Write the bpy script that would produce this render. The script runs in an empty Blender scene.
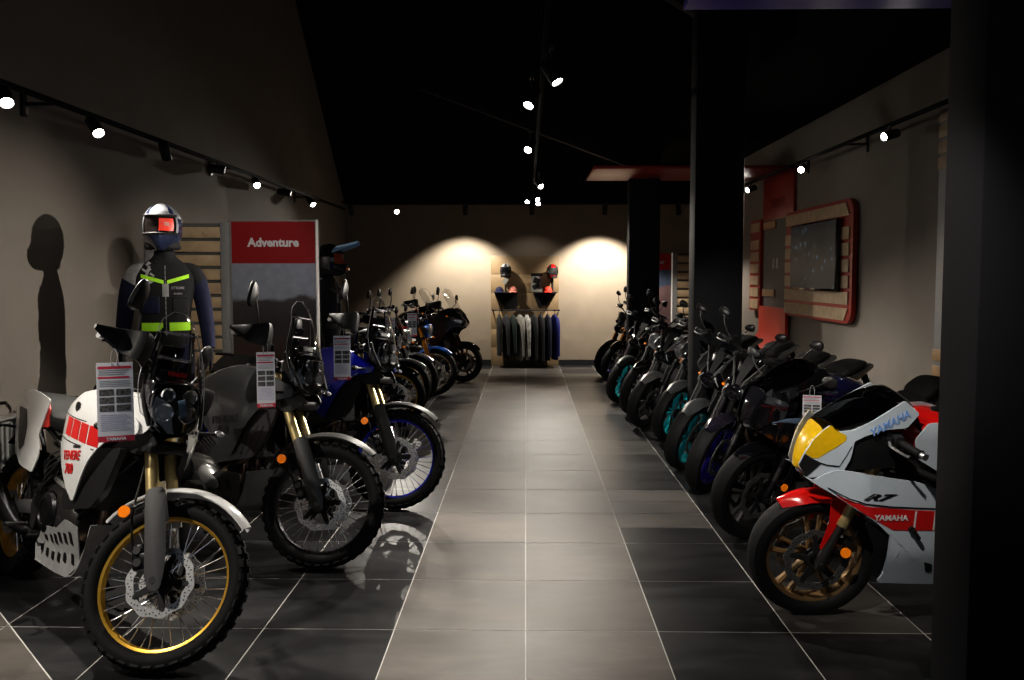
import bpy, bmesh, math, random
from math import sin, cos, tan, pi, radians, sqrt, atan2
from mathutils import Vector, Matrix
random.seed(7)
C = bpy.context.scene.collection
V3 = Vector
X_, Y_, Z_ = V3((1, 0, 0)), V3((0, 1, 0)), V3((0, 0, 1))

# ------------------------------------------------------------------ materials
MATS = {}
def mat(name, col, rough=.5, metal=0., coat=0., noise=.06, scale=40., bump=0., emit=None, estr=0., spec=None, sheen=0.):
    if name in MATS: return MATS[name]
    m = bpy.data.materials.new(name); m.use_nodes = True
    nt = m.node_tree; b = nt.nodes['Principled BSDF']
    tc = nt.nodes.new('ShaderNodeTexCoord'); n = nt.nodes.new('ShaderNodeTexNoise')
    n.inputs['Scale'].default_value = scale; n.inputs['Detail'].default_value = 3
    nt.links.new(tc.outputs['Object'], n.inputs['Vector'])
    r = nt.nodes.new('ShaderNodeValToRGB')
    c = list(col) + [1]
    r.color_ramp.elements[0].position = .3; r.color_ramp.elements[1].position = .7
    r.color_ramp.elements[0].color = [x * (1 - noise) for x in c[:3]] + [1]
    r.color_ramp.elements[1].color = [min(1, x * (1 + noise)) for x in c[:3]] + [1]
    nt.links.new(n.outputs['Fac'], r.inputs['Fac']); nt.links.new(r.outputs['Color'], b.inputs['Base Color'])
    b.inputs['Roughness'].default_value = rough; b.inputs['Metallic'].default_value = metal
    b.inputs['Coat Weight'].default_value = coat; b.inputs['Coat Roughness'].default_value = .05
    if spec is not None: b.inputs['Specular IOR Level'].default_value = spec
    if sheen: b.inputs['Sheen Weight'].default_value = sheen
    if bump:
        bp = nt.nodes.new('ShaderNodeBump'); bp.inputs['Strength'].default_value = bump; bp.inputs['Distance'].default_value = .004
        nt.links.new(n.outputs['Fac'], bp.inputs['Height']); nt.links.new(bp.outputs['Normal'], b.inputs['Normal'])
    if emit:
        b.inputs['Emission Color'].default_value = list(emit) + [1]; b.inputs['Emission Strength'].default_value = estr
    MATS[name] = m
    return m
def glassmat(name, tint=(.8, .8, .8), amount=.12, refl=1.0, rough=.03):
    if name in MATS: return MATS[name]
    m = bpy.data.materials.new(name); m.use_nodes = True; nt = m.node_tree; nt.nodes.clear()
    out = nt.nodes.new('ShaderNodeOutputMaterial'); mix = nt.nodes.new('ShaderNodeMixShader')
    tr = nt.nodes.new('ShaderNodeBsdfTransparent'); tr.inputs[0].default_value = [x for x in tint] + [1]
    gl = nt.nodes.new('ShaderNodeBsdfGlossy'); gl.inputs['Roughness'].default_value = rough
    fr = nt.nodes.new('ShaderNodeFresnel'); fr.inputs[0].default_value = 1.45
    ad = nt.nodes.new('ShaderNodeMath'); ad.operation = 'MULTIPLY_ADD'; ad.inputs[1].default_value = refl; ad.inputs[2].default_value = amount * .3
    nt.links.new(fr.outputs[0], ad.inputs[0]); nt.links.new(ad.outputs[0], mix.inputs[0])
    nt.links.new(tr.outputs[0], mix.inputs[1]); nt.links.new(gl.outputs[0], mix.inputs[2]); nt.links.new(mix.outputs[0], out.inputs[0])
    MATS[name] = m
    return m

rubber = mat('tyre_rubber', (.008, .008, .009), .7, bump=.2, scale=90, spec=.3)
blackp = mat('black_plastic', (.014, .014, .015), .42, noise=.1)
blackm = mat('black_matte', (.010, .010, .011), .7, noise=.1)
blackg = mat('black_gloss', (.006, .006, .008), .08, coat=1.)
blackmet = mat('black_metal', (.02, .02, .022), .35, .7)
gunmet = mat('gunmetal', (.10, .10, .10), .35, .85)
engmet = mat('engine_metal', (.07, .068, .065), .38, .8, bump=.2, scale=60)
alu = mat('aluminium', (.45, .45, .45), .35, .85, scale=20)
alubr = mat('brushed_aluminium', (.42, .42, .42), .5, .3, noise=.12, scale=25, bump=.1)
chrome = mat('chrome', (.85, .85, .86), .18, .8)
steel = mat('disc_steel', (.72, .72, .72), .32, .55, scale=90, noise=.15)
steelhdr = mat('header_steel', (.33, .24, .18), .28, .95, noise=.25, scale=12)
gold = mat('gold_anodised', (.85, .50, .08), .28, .75, noise=.08)
goldfork = mat('fork_gold', (.80, .64, .32), .28, .75)
orangefork = mat('fork_orange_gold', (.80, .33, .03), .28, .7)
bronze = mat('bronze_wheel', (.30, .19, .09), .32, .6)
bluerim = mat('blue_anodised', (.02, .03, .62), .22, .3, coat=.6)
purplerim = mat('purple_rim', (.06, .03, .55), .25, .3, coat=.6)
tealrim = mat('teal_rim', (.02, .58, .66), .32, .1, coat=.5)
white = mat('white_paint', (.75, .75, .74), .16, coat=.8, noise=.02)
paleblue = mat('pearl_white_paint', (.58, .65, .72), .16, coat=.8, noise=.02)
red = mat('red_paint', (.62, .012, .010), .2, coat=.8)
redd = mat('red_decal', (.60, .02, .02), .35)
yellow = mat('yellow_paint', (.80, .50, .01), .2, coat=.8)
bluep = mat('blue_paint', (.010, .014, .38), .15, coat=1.)
bluem = mat('light_blue_part', (.01, .12, .55), .3, coat=.5)
greyp = mat('storm_grey_paint', (.075, .08, .085), .45, coat=.2)
dgreyp = mat('dark_grey_paint', (.022, .023, .024), .35, coat=.4)
greyfl = mat('grey_satin', (.075, .075, .072), .45, .2)
silverp = mat('silver_paint', (.30, .30, .31), .3, .6, coat=.5)
seatm = mat('seat_vinyl', (.012, .012, .012), .75, bump=.5, scale=160, spec=.25)
redseat = mat('red_vinyl', (.50, .03, .02), .5)
amber = mat('amber_lens', (.75, .20, .01), .15, coat=1., emit=(1, .25, .01), estr=.25)
clearlens = mat('clear_lens', (.6, .6, .62), .08, .4, coat=1.)
lens = mat('lamp_lens', (.40, .43, .47), .06, .5, coat=1.)
taill = mat('tail_lens', (.35, .01, .01), .15, coat=1.)
mirrorg = mat('mirror_glass', (.35, .36, .38), .05, 1.)
scr = glassmat('clear_screen', (.80, .80, .80), .22, 1.2)
scrdark = glassmat('smoked_screen', (.16, .16, .17), .1, 1.)
bluest = mat('blue_sticker', (.45, .65, .85), .4)
whited = mat('white_decal', (.70, .70, .70), .4)
blackd = mat('black_decal', (.01, .01, .01), .4)
blued = mat('pale_blue_decal', (.25, .42, .80), .4)
wire = mat('black_wire', (.008, .008, .008), .5)

# ------------------------------------------------------------------ mesh builder
def cr(pts, k=4):
    """catmull-rom through tuples of any length"""
    out = []; n = len(pts)
    for i in range(n - 1):
        p0 = pts[max(i - 1, 0)]; p1 = pts[i]; p2 = pts[i + 1]; p3 = pts[min(i + 2, n - 1)]
        for j in range(k):
            t = j / k
            out.append(tuple(.5 * (2 * b + (c - a) * t + (2 * a - 5 * b + 4 * c - d) * t * t + (-a + 3 * b - 3 * c + d) * t ** 3)
                             for a, b, c, d in zip(p0, p1, p2, p3)))
    out.append(tuple(pts[-1]))
    return out
def roundpoly(P, r=.015, k=3):
    out = []; n = len(P)
    for i in range(n):
        a = V3((*P[i - 1][:2], 0)); b = V3((*P[i][:2], 0)); c = V3((*P[(i + 1) % n][:2], 0))
        rr = min(r, (a - b).length * .45, (c - b).length * .45)
        s = b + (a - b).normalized() * rr; e = b + (c - b).normalized() * rr
        for j in range(k + 1):
            t = j / k
            q = s * (1 - t) ** 2 + b * 2 * t * (1 - t) + e * t * t
            out.append((q.x, q.y))
    return out
class MB:
    def __init__(s): s.v = []; s.f = []; s.m = []; s.mats = []; s.T = None
    def mi(s, m):
        if m not in s.mats: s.mats.append(m)
        return s.mats.index(m)
    def add(s, vs, fs, m):
        o = len(s.v); i = s.mi(m)
        if s.T is not None: vs = [s.T @ V3(v) for v in vs]
        s.v += [tuple(v) for v in vs]; s.f += [tuple(o + q for q in f) for f in fs]; s.m += [i] * len(fs)
        return s
    def grid(s, rows, m, closeu=False, closev=False, caps=False):
        nu = len(rows); nv = len(rows[0]); vs = [p for r in rows for p in r]; fs = []
        for i in range(nu if closeu else nu - 1):
            for j in range(nv if closev else nv - 1):
                a = i * nv + j; b = i * nv + (j + 1) % nv; c = ((i + 1) % nu) * nv + (j + 1) % nv; d = ((i + 1) % nu) * nv + j
                fs.append((a, b, c, d))
        if caps:
            fs.append(tuple(range(nv - 1, -1, -1))); fs.append(tuple((nu - 1) * nv + j for j in range(nv)))
        return s.add(vs, fs, m)
    def tube(s, pts, r, m, n=8, k=0, caps=True):
        pts = [V3(p) for p in pts]
        if not isinstance(r, (list, tuple)): r = [r] * len(pts)
        if k:
            q = cr([(*p, rr) for p, rr in zip(pts, r)], k); pts = [V3(a[:3]) for a in q]; r = [a[3] for a in q]
        rows = []; u = None
        for i, p in enumerate(pts):
            d = (pts[min(i + 1, len(pts) - 1)] - pts[max(i - 1, 0)]).normalized()
            if u is None: u = d.orthogonal().normalized()
            u = (u - d * u.dot(d)).normalized(); w = d.cross(u)
            rows.append([p + (u * cos(2 * pi * j / n) + w * sin(2 * pi * j / n)) * r[i] for j in range(n)])
        return s.grid(rows, m, closev=True, caps=caps)
    def cyl(s, a, b, r, m, n=16, r2=None): return s.tube([a, b], [r, r if r2 is None else r2], m, n)
    def lathe(s, prof, m, c=(0, 0, 0), axis=Y_, n=48, closed=False, ref=None):
        """prof: list of (radius, offset along axis)"""
        c = V3(c); axis = V3(axis).normalized(); u = (ref or (X_ if abs(axis.x) < .9 else Y_)); u = (u - axis * u.dot(axis)).normalized(); w = axis.cross(u)
        rows = [[c + axis * h + (u * cos(2 * pi * j / n) + w * sin(2 * pi * j / n)) * r for j in range(n)] for r, h in prof]
        return s.grid(rows, m, closeu=closed, closev=True, caps=not closed)
    def bm(s, bm, m):
        bm.verts.index_update(); s.add([v.co.copy() for v in bm.verts], [[v.index for v in f.verts] for f in bm.faces], m); bm.free(); return s
    def box(s, c, size, m, bev=.0, rot=None):
        b = bmesh.new(); bmesh.ops.create_cube(b, size=1.)
        bmesh.ops.scale(b, vec=size, verts=b.verts)
        if bev: bmesh.ops.bevel(b, geom=b.edges[:], offset=bev, segments=2, affect='EDGES', profile=.5)
        if rot is not None: bmesh.ops.transform(b, matrix=rot.to_4x4(), verts=b.verts)
        bmesh.ops.translate(b, vec=c, verts=b.verts)
        return s.bm(b, m)
    def shell(s, poly, y, m, th=.004, grid=.04, side=1, rnd=.012, mirror=False, plane='xz', zones=None):
        """a curved plate: outline in (x,z), offset y(x,z) to one side; thickness th inwards"""
        if rnd: poly = roundpoly(poly, rnd)
        yf = y if callable(y) else (lambda a, b: y)
        b = bmesh.new(); vs = [b.verts.new((p[0], 0, p[1])) for p in poly]; b.faces.new(vs)
        if callable(y):
            bmesh.ops.triangulate(b, faces=b.faces[:])
            for ax, no in ((0, X_), (1, Z_)):
                lo = min(p[ax] for p in poly); hi = max(p[ax] for p in poly); t = lo + grid
                while t < hi:
                    bmesh.ops.bisect_plane(b, geom=b.verts[:] + b.edges[:] + b.faces[:], plane_co=(t if ax == 0 else 0, 0, t if ax else 0), plane_no=no)
                    t += grid
        top = [(v.co.x, v.co.z) for v in b.verts]; b.verts.index_update()
        fs = [[v.index for v in f.verts] for f in b.faces]
        bd = [e for e in b.edges if len(e.link_faces) == 1]; bd = [(e.verts[0].index, e.verts[1].index) for e in bd]
        b.free(); n = len(top)
        vo = [(p[0], side * yf(*p), p[1]) for p in top]; vi = [(p[0], side * (yf(*p) - th), p[1]) for p in top]
        s.add(vo + vi, fs + [[q + n for q in reversed(f)] for f in fs] + [(a, bb, bb + n, a + n) for a, bb in bd], m)
        if mirror: s.shell(poly, y, m, th, grid, -side, 0)
        return s
    def prism(s, poly, y0, y1, m, bev=.0, rnd=0):
        if rnd: poly = roundpoly(poly, rnd)
        b = bmesh.new(); f = b.faces.new([b.verts.new((p[0], y0, p[1])) for p in poly])
        r = bmesh.ops.extrude_face_region(b, geom=[f]); vs = [e for e in r['geom'] if isinstance(e, bmesh.types.BMVert)]
        bmesh.ops.translate(b, vec=(0, y1 - y0, 0), verts=vs)
        if bev: bmesh.ops.bevel(b, geom=b.edges[:], offset=bev, segments=2, affect='EDGES', profile=.5)
        return s.bm(b, m)
    def sweep(s, st, m, U=Y_, V=Z_, n=24, k=4):
        """stations (x,y,z,a,bup,bdn,e): superellipse rings with half axes a along U, b along V"""
        rows = []
        for q in (cr(st, k) if k else st):
            x, y, z, a, bu, bd, e = q; c = V3((x, y, z)); r = []
            for j in range(n):
                t = 2 * pi * j / n; ct, sn = cos(t), sin(t)
                r.append(c + U * a * math.copysign(abs(ct) ** (2 / e), ct) + V * (bu if sn > 0 else bd) * math.copysign(abs(sn) ** (2 / e), sn))
            rows.append(r)
        return s.grid(rows, m, closev=True, caps=True)
    def ribbon(s, path, w, W, th, m, N=None, k=3):
        """thin strip along path; W width direction vector"""
        pts = [V3(q[:3]) for q in cr([tuple(p) for p in path], k)] if k else [V3(p) for p in path]
        n = len(pts); ws = w if isinstance(w, (list, tuple)) else [w] * len(path)
        wi = [q[0] for q in cr([(a,) for a in ws], k)] if k else ws
        W = V3(W).normalized(); rows = []
        for i, p in enumerate(pts):
            d = (pts[min(i + 1, n - 1)] - pts[max(i - 1, 0)]).normalized(); nn = d.cross(W).normalized()
            a = W * wi[i] / 2; t = nn * th / 2
            rows.append([p - a - t, p + a - t, p + a + t, p - a + t])
        return s.grid(rows, m, closev=True, caps=True)
    def mesh(s, name, ang=32, recalc=True):
        me = bpy.data.meshes.new(name); me.from_pydata(s.v, [], s.f)
        for m in s.mats: me.materials.append(m)
        me.polygons.foreach_set('material_index', s.m)
        if recalc:
            b = bmesh.new(); b.from_mesh(me); bmesh.ops.recalc_face_normals(b, faces=b.faces); b.to_mesh(me); b.free()
        me.polygons.foreach_set('use_smooth', [True] * len(me.polygons)); me.set_sharp_from_angle(angle=radians(ang)); me.update()
        return me

def link(name, me, parent=None, M=None):
    o = bpy.data.objects.new(name, me); C.objects.link(o)
    if parent is not None: o.parent = parent
    if M is not None: o.matrix_basis = M
    return o
def tag(o, label=None, cat=None, group=None, kind=None):
    for k, v in (('label', label), ('category', cat), ('group', group), ('kind', kind)):
        if v: o[k] = v
    return o
def empty(name, label, cat, loc=(0, 0, 0), rz=0., group=None, lean=0.):
    o = bpy.data.objects.new(name, None); o.empty_display_size = .05; C.objects.link(o)
    o.matrix_basis = Matrix.Translation(loc) @ Matrix.Rotation(rz, 4, 'Z') @ Matrix.Rotation(-lean, 4, 'X')
    return tag(o, label, cat, group)
def struct(name, mb, ang=32, parent=None):
    o = link(name, mb.mesh(name, ang), parent)
    if parent is None: o['kind'] = 'structure'
    return o
_tc = {}
def textmesh(txt, size, m, ext=.0006, bold=.0, shear=0., align='CENTER', spacing=1.):
    key = (txt, size, m.name, ext, bold, shear, align, spacing)
    if key in _tc: return _tc[key]
    cu = bpy.data.curves.new('lettering', 'FONT'); cu.body = txt; cu.size = size; cu.extrude = ext; cu.offset = bold
    cu.shear = shear; cu.align_x = align; cu.align_y = 'CENTER'; cu.space_character = spacing; cu.resolution_u = 2
    ob = bpy.data.objects.new('tmp', cu); C.objects.link(ob)
    bpy.context.view_layer.update()
    me = bpy.data.meshes.new_from_object(ob.evaluated_get(bpy.context.evaluated_depsgraph_get()))
    bpy.data.objects.remove(ob); bpy.data.curves.remove(cu)
    me.materials.clear(); me.materials.append(m); me.name = 'lettering'
    _tc[key] = me
    return me
def frame(o, right, up):
    """matrix with text x along right, text y along up, origin o"""
    r = V3(right).normalized(); n = r.cross(V3(up)).normalized(); u = n.cross(r)
    return Matrix(((r.x, u.x, n.x, o[0]), (r.y, u.y, n.y, o[1]), (r.z, u.z, n.z, o[2]), (0, 0, 0, 1)))
# ------------------------------------------------------------------ motorcycles
# bike frame: x forward, y to the rider's left, z up; origin = front tyre contact
_cache = {}
def reg(*k): return tuple(x.name if hasattr(x, 'name') else x for x in k)
class Bike:
    def __init__(s, label, loc, head, lean, steer, rake, trail, R, Rr, wb, group=None):
        s.R, s.Rr, s.wb = R, Rr, wb; s.rake = radians(rake); s.P = V3((trail, 0, 0))
        s.a = V3((-sin(s.rake), 0, cos(s.rake))); s.b = V3((cos(s.rake), 0, sin(s.rake)))
        s.S = Matrix.Translation(s.P) @ Matrix.Rotation(radians(steer), 4, s.a) @ Matrix.Translation(-s.P)
        o = Matrix.Rotation(radians(head), 3, 'Z') @ (s.S @ V3((0, 0, 0)))
        s.root = empty('motorcycle', label, 'motorcycle', (loc[0] - o.x, loc[1] - o.y, 0), radians(head), group, radians(lean))
        s.lean = radians(lean); s.ax = V3((0, 0, R)); s.d = (s.ax - s.P).dot(s.b); s.rx = V3((-wb, 0, Rr))
        s.kind = ''
    def F(s, t, y=0., off=0.): return s.ax + s.a * t + s.b * off + Y_ * y
    def part(s, name, mb, steer=False, parent=None, label=None, key=None, ang=32):
        if key is not None:
            if key not in _cache: _cache[key] = (mb() if callable(mb) else mb).mesh(name, ang)
            me = _cache[key]
        else: me = (mb() if callable(mb) else mb).mesh(name, ang)
        o = link(name, me, parent or s.root, s.S if (steer and parent is None) else None)
        if label: o['label'] = label
        return o
    def ptext(s, txt, size, m, pos, side, parent, surf, dirx=None, sx=1., lift=.003, **kw):
        """lettering wrapped onto the curved panel y = surf(x, z)"""
        M = frame(pos, V3(dirx) if dirx else V3((1, 0, 0)) * (-1 if side > 0 else 1), (0, 0, 1)) @ Matrix.Diagonal((sx, 1, 1, 1))
        me = textmesh(txt, size, m, **kw).copy(); me.name = 'lettering'; n = M.to_3x3() @ V3((0, 0, 1))
        for v in me.vertices:
            h = v.co.z; p = M @ V3((v.co.x, v.co.y, 0)); v.co = (p.x, side * (surf(p.x, p.z) + lift + (.0008 if h > 0 else -.0008)), p.z)
        return link('lettering', me, parent)
    def text(s, txt, size, m, pos, side, parent, dirx=None, up=(0, 0, 1), **kw):
        r = V3(dirx) if dirx else V3((1, 0, 0)) * (-1 if side > 0 else 1)
        me = textmesh(txt, size, m, **kw)
        return link('lettering', me, parent, frame(pos, r, up))

def tyre_mb(c, R, w, rr, knob, n=56):
    mb = MB(); h = R - rr; cr_ = R - (.011 if knob else 0)
    half = [(rr - .004, .30 * w), (rr + .004, .40 * w), (rr + .30 * h, .49 * w), (rr + .55 * h, .50 * w), (rr + .80 * h, .44 * w), (cr_ - .10 * h, .30 * w), (cr_, .10 * w)]
    prof = half + [(r, -y) for r, y in reversed(half)] + [(rr + .01, -.2 * w), (rr + .01, .2 * w)]
    mb.lathe(prof, rubber, c, n=n, closed=True)
    if knob:
        for i in range(38):
            for row, (yy, rad, sz) in enumerate(((.13, R - .006, (.030, .24 * w, .014)), (-.13, R - .006, (.030, .24 * w, .014)), (.40, R - .022, (.034, .20 * w, .020)), (-.40, R - .022, (.034, .20 * w, .020)))):
                th = 2 * pi * (i + (.5 if row % 2 else 0)) / 38
                rot = Matrix.Rotation(th, 3, 'Y') @ Matrix.Rotation(radians(-28 if yy > 0 else 28) if row > 1 else 0, 3, 'X')
                p = V3(c) + Matrix.Rotation(th, 3, 'Y') @ V3((0, yy * w, rad))
                mb.box(p, sz, rubber, rot=rot)
    else:
        for i in range(26):   # shallow tread grooves
            th = 2 * pi * i / 26
            for sg in (1, -1):
                R3 = Matrix.Rotation(th + (.06 if sg > 0 else 0), 3, 'Y'); pts = []
                for y, r in ((.08, R + .0002), (.2, R - .005), (.31, R - .0135)):
                    q = V3((0, sg * y * w, r)); q.rotate(Matrix.Rotation(y * .5, 3, 'Y')); pts.append(V3(c) + R3 @ q)
                mb.tube(pts, .0016, blackd, n=4)
    return mb
def wire_rim(c, rr, w2, m):
    mb = MB()
    prof = [(rr - .021, 0), (rr - .015, -w2 * .8), (rr + .004, -w2 - .001), (rr + .010, -w2 - .001), (rr + .010, -w2 + .003), (rr + .001, -w2 * .55), (rr + .001, w2 * .55), (rr + .010, w2 - .003), (rr + .010, w2 + .001), (rr + .004, w2 + .001), (rr - .012, w2 * .8)]
    mb.lathe(prof, m, c, n=64, closed=True); return mb
def spokes(c, rr, nsp=36):
    mb = MB(); c = V3(c)
    for i in range(nsp):
        sg = 1 if i % 2 else -1; pr = 1 if (i // 2) % 2 else -1
        t = 2 * pi * i / nsp; t2 = t + pr * .30
        a = c + V3((cos(t2) * .046, sg * .036, sin(t2) * .046)); b = c + V3((cos(t) * (rr - .014), sg * .010, sin(t) * (rr - .014)))
        mb.cyl(a, b, .0021, chrome, 5)
        mb.cyl(b, b + (a - b).normalized() * .02, .0038, chrome, 6)
    return mb
def hub(c, m, w=.05):
    mb = MB(); mb.lathe([(.012, -w - .03), (.022, -w - .03), (.022, -w), (.050, -w + .006), (.050, -w + .018), (.030, -w + .03), (.030, w - .03), (.050, w - .018), (.050, w - .006), (.022, w), (.022, w + .03), (.012, w + .03)], m, c, n=24)
    mb.cyl(V3(c) + Y_ * (-.135), V3(c) + Y_ * .135, .010, gunmet, 12)
    for sg in (1, -1): mb.cyl(V3(c) + Y_ * sg * .125, V3(c) + Y_ * sg * .140, .016, gunmet, 6)
    return mb
def cast_wheel(c, rr, w2, m, pairs=5, hubm=None):
    mb = MB(); c = V3(c)
    prof = [(rr - .020, 0), (rr - .016, -w2 * .8), (rr - .002, -w2), (rr + .008, -w2), (rr + .008, -w2 + .004), (rr - .004, -w2 * .6), (rr - .004, w2 * .6), (rr + .008, w2 - .004), (rr + .008, w2), (rr - .002, w2), (rr - .016, w2 * .8)]
    mb.lathe(prof, m, c, n=60, closed=True)
    mb.lathe([(.014, -.045), (.034, -.045), (.036, 0), (.034, .045), (.014, .045)], hubm or m, c, n=20)
    for i in range(pairs):
        for sg in (1, -1):
            t0 = 2 * pi * i / pairs + .3 + sg * .26; t1 = 2 * pi * i / pairs + .3 + sg * .17 + (0)
            rows = []
            for q, (r, hw, hy) in enumerate(((.025, .016, .030), (.07, .010, .022), (rr * .6, .008, .016), (rr - .012, .013, .020))):
                t = t0 + (t1 - t0) * (r / rr); e = V3((cos(t), 0, sin(t))); n_ = V3((-sin(t), 0, cos(t))); p = c + e * r
                rows.append([p + n_ * hw + Y_ * hy * .6, p + Y_ * hy, p - n_ * hw + Y_ * hy * .6, p - n_ * hw - Y_ * hy * .6, p - Y_ * hy, p + n_ * hw - Y_ * hy * .6])
            mb.grid(rows, m, closev=True, caps=True)
    return mb
def disc_mb(c, y, ro, ri, wave=True, carrier=blackm):
    mb = MB(); c = V3(c) + Y_ * y; n = 80; rows = []
    for r, h, wv in ((ro, -.0025, 1), (ro, .0025, 1), (ri, .0025, .6), (ri, -.0025, .6)):
        rows.append([c + V3((cos(2 * pi * j / n) * (r + (wv * .004 * sin(2 * pi * j / n * 10) if wave else 0)), h, sin(2 * pi * j / n) * (r + (wv * .004 * sin(2 * pi * j / n * 10) if wave else 0)))) for j in range(n)])
    mb.grid(rows, steel if c.z > .322 or c.x < -1.5 else mat('disc_dark_steel', (.22, .22, .22), .3, .7, scale=90, noise=.15), closeu=True, closev=True)
    for k, rad in enumerate((ro - .010, (ro + ri) / 2, ri + .010)):
        for j in range(20):
            t = 2 * pi * (j + k * .33) / 20; p = c + V3((cos(t) * rad, 0, sin(t) * rad))
            for sg in (1, -1):
                mb.add([p + V3((cos(q * pi / 3) * .0034, sg * .0030, sin(q * pi / 3) * .0034)) for q in range(6)], [tuple(range(6))], blackd)
    for j in range(5):
        t = 2 * pi * j / 5 + .2; e = V3((cos(t), 0, sin(t))); tt = V3((-sin(t), 0, cos(t)))
        a = [c + e * r + tt * w + Y_ * h for r, w in ((.03, .016), (ri + .008, .010)) for w in (w, -w) for h in (.004, -.004)]
        mb.add(a, [(0, 2, 6, 4), (1, 5, 7, 3), (0, 4, 5, 1), (2, 3, 7, 6), (4, 6, 7, 5), (0, 1, 3, 2)], carrier)
        mb.cyl(c + e * (ri + .003) - Y_ * .006, c + e * (ri + .003) + Y_ * .006, .007, gunmet, 8)
    mb.lathe([(.030, -.006), (.045, -.006), (.045, .006), (.030, .006)], carrier, c, n=24, closed=True)
    return mb
def wheel(B, front, style, m, w, knob, rimw, label=None, discs=2, dr=.141):
    c = B.ax if front else B.rx; R = B.R if front else B.Rr
    rr = {'21': .276, '18': .240, '17': .226, '19': .250}[style[1]]
    nm = 'front_wheel' if front else 'rear_wheel'
    k = reg(nm, style, m, w, knob, R, B.wb)
    if style[0] == 'wire': o = B.part(nm, lambda: wire_rim(c, rr, rimw, m), front, key=k, label=label)
    else: o = B.part(nm, lambda: cast_wheel(c, rr, rimw, m), front, key=k, label=label)
    B.part('tyre', lambda: tyre_mb(c, R, w, rr, knob), parent=o, key=k + ('t',))
    if style[0] == 'wire':
        B.part('spoke_lacing', lambda: spokes(c, rr), parent=o, key=k + ('s',))
    B.part('hub', lambda: hub(c, blackmet, .05 if front else .06), parent=o, key=k + ('h',))
    ys = (.064, -.064) if (front and discs == 2) else ((-.075,) if not front else (.06,))
    for y in ys: B.part('brake_disc', lambda: disc_mb(c, y, dr if front else .115, (dr if front else .115) - .032, wave=True), parent=o, key=k + ('d', y))
    return o
def ellip(mb, c, rx, ry, rz, m, n=14, rot=None):
    rows = []
    for i in range(n // 2 + 1):
        p = -pi / 2 + pi * i / (n // 2)
        r = []
        for j in range(n):
            t = 2 * pi * j / n; q = V3((rx * cos(p) * cos(t) , ry * cos(p) * sin(t), rz * sin(p)))
            if rot is not None: q = rot @ q
            r.append(V3(c) + q)
        rows.append(r)
    return mb.grid(rows, m, closev=True)

def fork(B, kind, yy, t1, t2, upper, lower, guard=None, rad=.027):
    """kind 'usd' = fat upper tubes; 'conv' = thin upper tubes with fat lower sliders"""
    for sg in (1, -1):
        y = sg * yy; mb = MB()
        if kind == 'usd':
            tb = .34 if B.R > .335 else .22
            mb.cyl(B.F(tb, y), B.F(t2 + .015, y), rad, upper, 20)
            mb.cyl(B.F(tb - .012, y), B.F(tb + .018, y), rad + .003, blackm if B.R > .335 else upper, 20)
            mb.cyl(B.F(.05, y), B.F(tb + .02, y), .021, chrome if B.R > .335 else gunmet, 16)
            mb.tube([B.F(-.03, y), B.F(.0, y), B.F(.06, y), B.F(.12, y)], [.014, .026, .025, .022], lower, 14)
        else:
            mb.cyl(B.F(.30, y), B.F(t2 + .015, y), .0205, upper, 16)
            mb.tube([B.F(-.03, y), B.F(0, y), B.F(.10, y), B.F(.36, y), B.F(.375, y)], [.014, .027, .026, .0285, .024], lower, 18)
            mb.cyl(B.F(t1 - .10, y), B.F(t1 + .02, y), .027, blackm, 16)
        mb.cyl(B.F(t2 + .01, y), B.F(t2 + .03, y), .024, gunmet, 12)
        o = B.part('fork_leg', mb, True)
        cb = MB(); rot = Matrix.Rotation(-B.rake, 3, 'Y')   # brake caliper
        cb.box(B.F(.115, sg * (yy - .028), -.075), (.052, .040, .105), blackmet, .008, rot)
        for q in (-.025, .025): cb.cyl(B.F(.115 + q, sg * (yy - .022), -.075) , B.F(.115 + q, sg * (yy + .002), -.075), .017, gunmet, 12)
        cb.box(B.F(.10, sg * (yy - .01), -.04), (.05, .022, .05), lower, .004, rot)
        B.part('brake_caliper', cb, parent=o)
        if guard:
            g = MB(); pts = [(-.04, -.034), (-.045, .012), (.03, .034), (.10, .044), (.36, .050), (.38, .040), (.38, -.020), (.35, -.034), (.12, -.044), (.03, -.050)]
            f3 = []
            for t, off in roundpoly(pts, .02): f3.append((t, off))
            n = len(f3); vo = [B.F(t, sg * (yy + .034 - .5 * abs(off) * .3), off + .012) for t, off in f3]; vi = [B.F(t, sg * (yy + .028), off + .012) for t, off in f3]
            ctr = [B.F(.18, sg * (yy + .042), .018)]
            g.add(vo + vi + ctr, [(j, (j + 1) % n, 2 * n) for j in range(n)] + [(j, (j + 1) % n, n + (j + 1) % n, n + j) for j in range(n)], guard)
            B.part('fork_guard', g, parent=o)
    mb = MB()
    for t, th in ((t1, .034), (t2, .024)):
        rot = Matrix.Rotation(-B.rake, 3, 'Y')
        mb.box(B.F(t, 0, -B.d * .45), (.06 + B.d * .7, 2 * yy + .02, th), blackmet, .008, rot)
        for sg in (1, -1): mb.cyl(B.F(t - th / 2, sg * yy), B.F(t + th / 2, sg * yy), rad + .011, blackmet, 18)
    mb.cyl(B.F(t1, 0, -B.d), B.F(t2, 0, -B.d), .025, blackmet, 14)
    B.part('triple_clamp', mb, True)

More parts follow.
